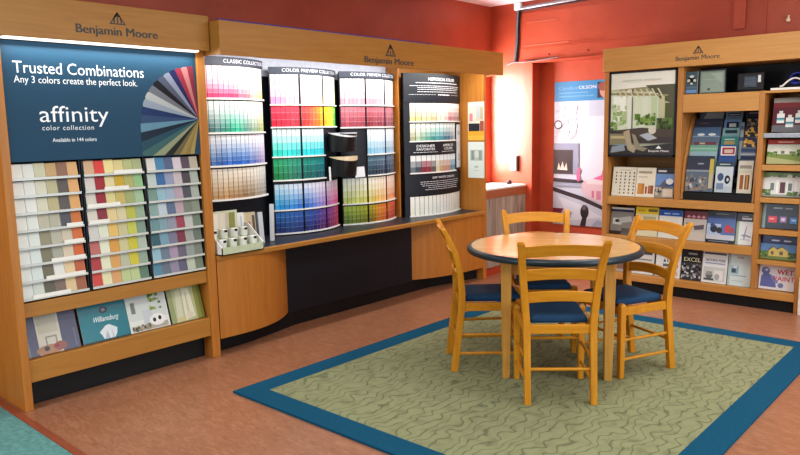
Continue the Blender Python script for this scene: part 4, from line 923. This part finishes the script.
bro('album with navy title band over a yellow gabled house', BX0+.016, BX1, .394, .590, [('r',0,.66,1,1,(30,48,104)),('r',.3,.78,.52,.84,(200,210,226)),('r',.64,.78,.84,.84,(200,210,226)),('r',0,.3,1,.66,(96,140,190)),('p',[(.2,.12),(.2,.38),(.36,.58),(.46,.44),(.6,.56),(.76,.4),(.86,.12)],(206,186,110)),('r',.3,.2,.38,.34,(110,100,90)),('r',.54,.2,.64,.36,(110,100,96)),('r',0,0,1,.14,(120,136,80)),('p',[(.36,.58),(.2,.38),(.24,.36),(.37,.54),(.47,.42),(.6,.54),(.78,.38),(.6,.60),(.46,.47)],(90,84,90))] + speckle(0,.08,.24,.4,leaf,14,.05,46) + speckle(.78,.08,1,.34,leaf,10,.05,47), (60, 80, 120), GR, **kw)
bro('white wet paint booklet with blue figure and red letters, bottom of the right bay', BX0+.016, BX1, .151, .360, [('r',0,.0,1,1,(224,220,226)),('e',.18,.74,.12,.15,(110,120,176)),('p',[(.04,.1),(.06,.5),(.14,.66),(.3,.62),(.46,.4),(.5,.1)],(104,114,172)),('p',[(.3,.62),(.44,.52),(.56,.3),(.46,.26),(.34,.44)],(130,140,190)),('e',.2,.78,.05,.05,(190,196,220)),('e',.62,.2,.08,.1,(120,130,180)),('t','WET',.5,.95,.64,.19,(196,24,54)),('t','WET',.505,.955,.645,.19,(196,24,54)),('t','PAINT',.42,.99,.38,.17,(200,36,64))], (220, 214, 222), GR, **kw)

# cubby things
t = empty('display_plaque', (-1.99, 6.02, 1.702), 'pale greenish glass plaque in dark frame, top left cubby of bookcase', 'plaque')
m = MB(); kx = 6.03/5.96
def tb_(lo, hi, c=None): m.box(lo, hi, c)
tb_((-2.112, 6.03, 1.703), (-1.905, 6.045, 1.893), (40, 52, 60)); build('frame', m, GLOSS, t)
art_panel('plaque_face', t, (-2.104, 6.0295, 1.711), .190, .172, [('r',.04,.04,.96,.96,(140,158,146)),('e',.36,.16,.06,.06,(70,84,76)),('r',.1,.6,.9,.62,(160,176,160)),('r',.1,.3,.6,.31,(160,176,160)),('p',[(.4,.9),(.9,.9),(.9,.4)],(156,172,160))], (120, 138, 132))
booklet('display_card', 'dark card with pale dial pattern left of the glass plaque', 'card', None, (-2.165, 6.0, 1.703), Xd, .095, .182, .01, .06, [('e',.5,.62,.36,.18,(24,30,36)),('e',.5,.78,.2,.06,(206,214,206)),('e',.25,.60,.13,.07,(196,204,190)),('e',.76,.60,.13,.07,(196,204,190)),('e',.5,.47,.14,.05,(196,204,190)),('r',.06,.24,.94,.34,(96,120,140)),('r',.06,.05,.94,.2,(110,150,196)),('r',.06,.2,.94,.23,(60,80,100))], (74, 96, 110))
t = empty('small_monitor', (-1.72, 6.06, 1.702), 'black framed small screen in the middle of the top cubby', 'screen')
m = MB(); m.box((-1.828, 6.06, 1.715), (-1.632, 6.085, 1.852)); m.box((-1.80, 6.05, 1.703), (-1.66, 6.12, 1.716)); build('casing', m, BLACK, t, bevel=.006)
art_panel('screen_face', t, (-1.775, 6.0595, 1.742), .092, .082, [('r',0,.1,.9,1,(50,62,80)),('r',.05,.75,.9,.78,(90,104,120)),('r',.05,.5,.9,.53,(80,94,110)),('r',.05,.3,.9,.33,(80,94,110))], (40, 50, 66))
m = MB(); 
art_panel('status_label', t, (-1.676, 6.0595, 1.775), .022, .055, [('r',.1,.1,.9,.9,(220,224,226))], (200, 206, 210))
t = empty('blue_cable_coil', (-1.38, 6.04, 1.722), 'blue and white cable coil on white tray at the cubby\'s right', 'cable')
m = MB(); m.tube([(-1.50+.0*k, 6.0, 1.732) for k in range(1)] + [(-1.49+.012*k, 6.02, 1.735+.055*math.sin(PI*k/14)) for k in range(15)], .007); build('white_loop', m, WHITE, t)
for q in range(3):
    m = MB(); m.tube([(-1.405+.045*math.cos(2*PI*k/20)+.01*q, 6.06+.02*q+.02*math.sin(2*PI*k/20), 1.79+.04*math.sin(2*PI*k/20)) for k in range(21)], .009); build('blue_loop', m, plain('blue_cable', (36, 48, 150), .4), t)
m = MB(); m.box((-1.565, 5.985, 1.703), (-1.325, 6.16, 1.722)); tag(build('white_tray', m, WHITE, bevel=.004), 'flat white tray under the blue cable in the top cubby', 'tray')

# brochure rack in the middle bay
t = empty('leaflet_rack', (-1.92, 6.1, .837), 'stepped leaflet rack with curved oak sides in the middle bay', 'leaflet rack')
for x in (-2.212, -1.655):
    m = MB(); m.prism([(5.975, .838), (6.0, 1.1), (6.07, 1.32), (6.17, 1.52), (6.30, 1.52), (6.30, .838)], x, x+.016, axis='x'); build('side_panel', m, WOODBZ, t, bevel=.002)
m = MB(); m.prism([(5.985, .838), (5.985, .90), (6.30, .90), (6.30, .838)], -2.196, -1.655, axis='x'); build('base', m, BLACK, t)
m = MB(); m.prism([(6.28, .90), (6.29, .90), (6.29, 1.54), (6.26, 1.54)], -2.196, -1.655, axis='x'); build('back_panel', m, NAVY, t)
steps = []
m = MB()
for i in range(6):
    zz = .905+.088*i; yy = 6.0+.036*i; m.box((-2.194, yy+.022, zz-.004), (-1.657, yy+.034, zz+.03))
build('pocket_steps', m, NAVY, t)
def rk(lab, x0, x1, step, H, art, bg, T=.006):
    zz = .906+.088*step; yy = 6.0+.036*step+.003
    booklet('leaflet', lab, 'leaflet', 'leaflets in the stepped rack', ((x0+x1)/2, yy, zz), Xd, x1-x0, H, T, .16, art, bg, GLOSS)
X1, X2 = -2.190, -1.968
rk('large navy skyline brochure at front of the rack\'s left column', X1, X2, 0, .295, [('r',0,.62,1,1,(58,66,84)),('r',.4,.76,.62,.8,(150,160,170)),('r',0,.56,1,.6,(150,160,170)),('r',0,0,1,.56,(96,112,130)),('p',[(0,.1),(.2,.5),(.4,.3),(.55,.46),(.8,.2),(.8,.05),(0,0)],(140,128,118)),('r',.84,.1,.98,.5,(190,180,150)),('r',.84,.5,.98,.92,(196,180,90))] + speckle(0,0,.8,.4,[(70,80,96),(160,150,136),(190,196,206),(110,120,130)],40,.05,51), (90, 100, 116))
rk('mint green brochure, second from the front in the rack\'s left column', X1, X2, 1.6, .24, [('r',0,.78,1,1,(120,170,150)),('r',0,.86,1,.9,(160,196,180)),('r',0,.6,1,.78,(150,180,190))], (120, 180, 158))
rk('dusky brochure with maroon strip in the middle of the rack\'s left column', X1, X2, 2.6, .22, [('r',0,.76,1,1,(96,116,140)),('r',.1,.70,.9,.80,(120,70,80)),('r',.3,.72,.5,.78,(190,180,160))], (110, 130, 150))
rk('blue grey brochure with white saucers in the rack\'s left column', X1, X2, 3.5, .22, [('r',0,.7,1,1,(82,114,150)),('e',.3,.72,.14,.05,(220,226,230)),('e',.7,.72,.14,.05,(220,226,230)),('r',0,.6,1,.66,(150,180,206))], (92, 122, 156))
rk('dark purple brochure near the back of the rack\'s left column', X1, X2, 4.5, .20, [('r',0,.7,1,1,(60,64,86)),('r',.2,.8,.5,.84,(120,90,90))], (56, 62, 84))
rk('grey silver folded sheet at the back of the rack\'s left column', X1+.03, X2, 5.6, .17, [('p',[(.1,.5),(.9,.4),(1,.9),(.3,.95)],(150,156,160)),('r',.1,.3,.9,.4,(110,116,122))], (90, 98, 108))
X1, X2 = -1.952, -1.818
rk('white leaflet with black pots at front of the rack\'s middle column', X1+.0, X2+.0, 0, .25, [('r',0,.84,1,1,(60,80,90)),('r',.2,.9,.8,.93,(190,200,206)),('r',0,.2,1,.84,(196,206,214)),('e',.3,.5,.18,.13,(70,90,130)),('e',.7,.42,.16,.14,(30,36,46)),('e',.72,.42,.07,.06,(190,200,206)),('r',.1,.1,.5,.3,(120,140,170))], (180, 192, 200))
rk('blue leaflet with red roofed picture in the rack\'s middle column', X1, X2, 1.5, .25, [('r',.1,.66,.95,.96,(226,226,226)),('r',.18,.70,.9,.92,(160,60,64)),('r',.3,.74,.8,.86,(206,190,180)),('r',0,0,1,.6,(60,90,150))], (50, 84, 150))
rk('teal leaflet with gold label in the rack\'s middle column', X1, X2, 2.5, .23, [('r',0,.7,1,1,(60,130,130)),('r',.2,.72,.8,.84,(170,150,100)),('r',.2,.88,.8,.92,(180,206,200))], (70, 130, 134))
rk('pale teal leaflet with dark title in the rack\'s middle column', X1, X2, 3.4, .22, [('r',0,.74,1,1,(130,170,180)),('r',.15,.80,.85,.92,(30,60,70))], (120, 160, 170))
rk('light blue leaflet with dark window picture in the rack\'s middle column', X1, X2, 4.3, .21, [('r',.15,.66,.85,.90,(24,30,60)),('r',.3,.7,.7,.84,(206,216,226))], (110, 150, 196))
rk('grey blue leaflet at the back of the rack\'s middle column', X1, X2, 5.3, .20, [('r',.15,.74,.85,.86,(40,56,80)),('r',.2,.77,.8,.82,(180,190,200))], (120, 144, 164))
X1, X2 = -1.782, -1.672
rk('cream leaflet with brown doors at front of the rack\'s right column', X1, X2, 0, .26, [('r',0,.7,1,1,(206,206,196)),('r',.1,.76,.9,.86,(150,146,136)),('r',.1,.1,.9,.62,(214,206,186)),('r',.18,.12,.42,.56,(150,90,50)),('r',.52,.12,.82,.56,(120,70,44)),('r',.6,.14,.72,.54,(190,140,80))], (200, 196, 180))
rk('striped slate leaflet, second from the front in the rack\'s right column', X1, X2, 1.3, .25, [('r',0,.6,1,.72,(40,52,84)),('r',0,.76,1,.8,(190,196,206)),('r',0,.86,1,.96,(60,80,120))], (110, 124, 146))
rk('blue gold flecked leaflet in the rack\'s right column', X1, X2, 2.4, .24, [('r',0,.6,1,1,(52,60,84))] + speckle(.05,.64,.95,.98,[(206,160,70),(226,190,110),(60,60,90)],16,.12,61,.05), (52, 60, 90))
rk('dark gold flower leaflet in the rack\'s right column', X1, X2, 3.4, .23, [('r',0,.6,1,1,(40,44,60))] + speckle(.05,.64,.95,.98,[(196,150,60),(216,180,90),(40,40,60)],16,.12,62,.05), (50, 54, 80))
rk('navy leaflet with gold pattern in the rack\'s right column', X1, X2, 4.4, .22, [('r',0,.6,1,1,(36,40,66))] + speckle(.05,.66,.95,.92,[(170,150,80),(90,90,110)],12,.1,63,.05), (40, 46, 74))
rk('dark purple leaflet at the back of the rack\'s right column', X1, X2, 5.4, .20, [('r',.1,.76,.9,.84,(150,140,160)),('r',.1,.6,.9,.7,(100,80,110))], (54, 48, 74))
X1, X2 = -1.812, -1.786
rk('slim pale leaflet between the middle and right rack columns', X1, X2, 3.0, .30, [('r',0,.5,1,.6,(70,100,150)),('r',0,.8,1,.9,(90,110,130))], (150, 164, 176))

# ================================================================== LIGHT
wd = bpy.data.worlds.new('World'); bpy.context.scene.world = wd; wd.use_nodes = True
bg = wd.node_tree.nodes['Background']; bg.inputs['Color'].default_value = (.86, .93, 1.0, 1); bg.inputs['Strength'].default_value = .45
def area(name, loc, tgt, sx, sy, e, c=(1, 1, 1), spread=PI):
    d = bpy.data.lights.new(name, 'AREA'); d.shape = 'RECTANGLE'; d.size = sx; d.size_y = sy; d.energy = e; d.color = c; d.spread = spread
    o = bpy.data.objects.new(name, d); col.objects.link(o); o.location = loc
    o.rotation_euler = (Vector(tgt)-Vector(loc)).to_track_quat('-Z', 'Y').to_euler(); return o
def strip_light(name, loc, direction, length, width, e, c):
    # long axis along world y
    d = bpy.data.lights.new(name, 'AREA'); d.shape = 'RECTANGLE'; d.size = width; d.size_y = length; d.energy = e; d.color = c
    o = bpy.data.objects.new(name, d); col.objects.link(o); o.location = loc
    z = -Vector(direction).normalized(); y = Vector((0, 1, 0)); x = y.cross(z).normalized(); y = z.cross(x)
    o.rotation_euler = Matrix((x, y, z)).transposed().to_euler(); return o
strip_light('counter_tube_light', (-3.865, 4.1, 1.99), (-.55, 0, -1), 2.8, .05, 24, (1, .97, .92))
strip_light('stand_tube_light', (-3.90, 1.95, 1.949), (.35, 0, -1), 1.1, .03, 4, (1, .96, .9))
area('corner_daylight', (XL-.13, 6.02, 1.52), (-3.0, 6.5, 1.35), .5, .95, 72, (1, .94, .99))
for i, (x, y) in enumerate(((-1.6, 1.4), (.6, 1.4), (-1.6, 4.3), (.6, 4.3))):
    area('ceiling_panel_light', (x, y, HC-.02), (x, y, 0), .6, 1.2, 24, (1, .93, .82))
area('door_daylight', (-3.3, -.9, 1.3), (-3.9, 1.5, .5), 1.4, 1.8, 34, (.9, .96, 1))
area('shop_window_daylight', (2.9, 3.4, 1.5), (-2, 4.2, .6), 3.2, 2.0, 95, (.86, .93, 1))

# ================================================================== CAMERA
f, yaw, pit, roll = 709.2, -.73325, .13854, -.019265
cy, sy, cp, sp = math.cos(yaw), math.sin(yaw), math.cos(pit), math.sin(pit)
Fv = Vector((sy*cp, cy*cp, -sp)); Rv = Vector((cy, -sy, 0)); Uv = Rv.cross(Fv)
cr, sr = math.cos(roll), math.sin(roll)
R2 = Rv*cr + Uv*sr; U2 = -Rv*sr + Uv*cr
cd = bpy.data.cameras.new('Camera'); cam = bpy.data.objects.new('Camera', cd); col.objects.link(cam)
cd.sensor_width = 36; cd.lens = f/800*36; cd.clip_start = .05
cam.matrix_world = Matrix((( R2.x, U2.x, -Fv.x, 0), (R2.y, U2.y, -Fv.y, 0), (R2.z, U2.z, -Fv.z, 1.47), (0, 0, 0, 1)))
sc = bpy.context.scene; sc.camera = cam
sc.view_settings.view_transform = 'Standard'; sc.view_settings.look = 'Medium High Contrast'
sc.view_settings.exposure = 0; sc.view_settings.gamma = 1
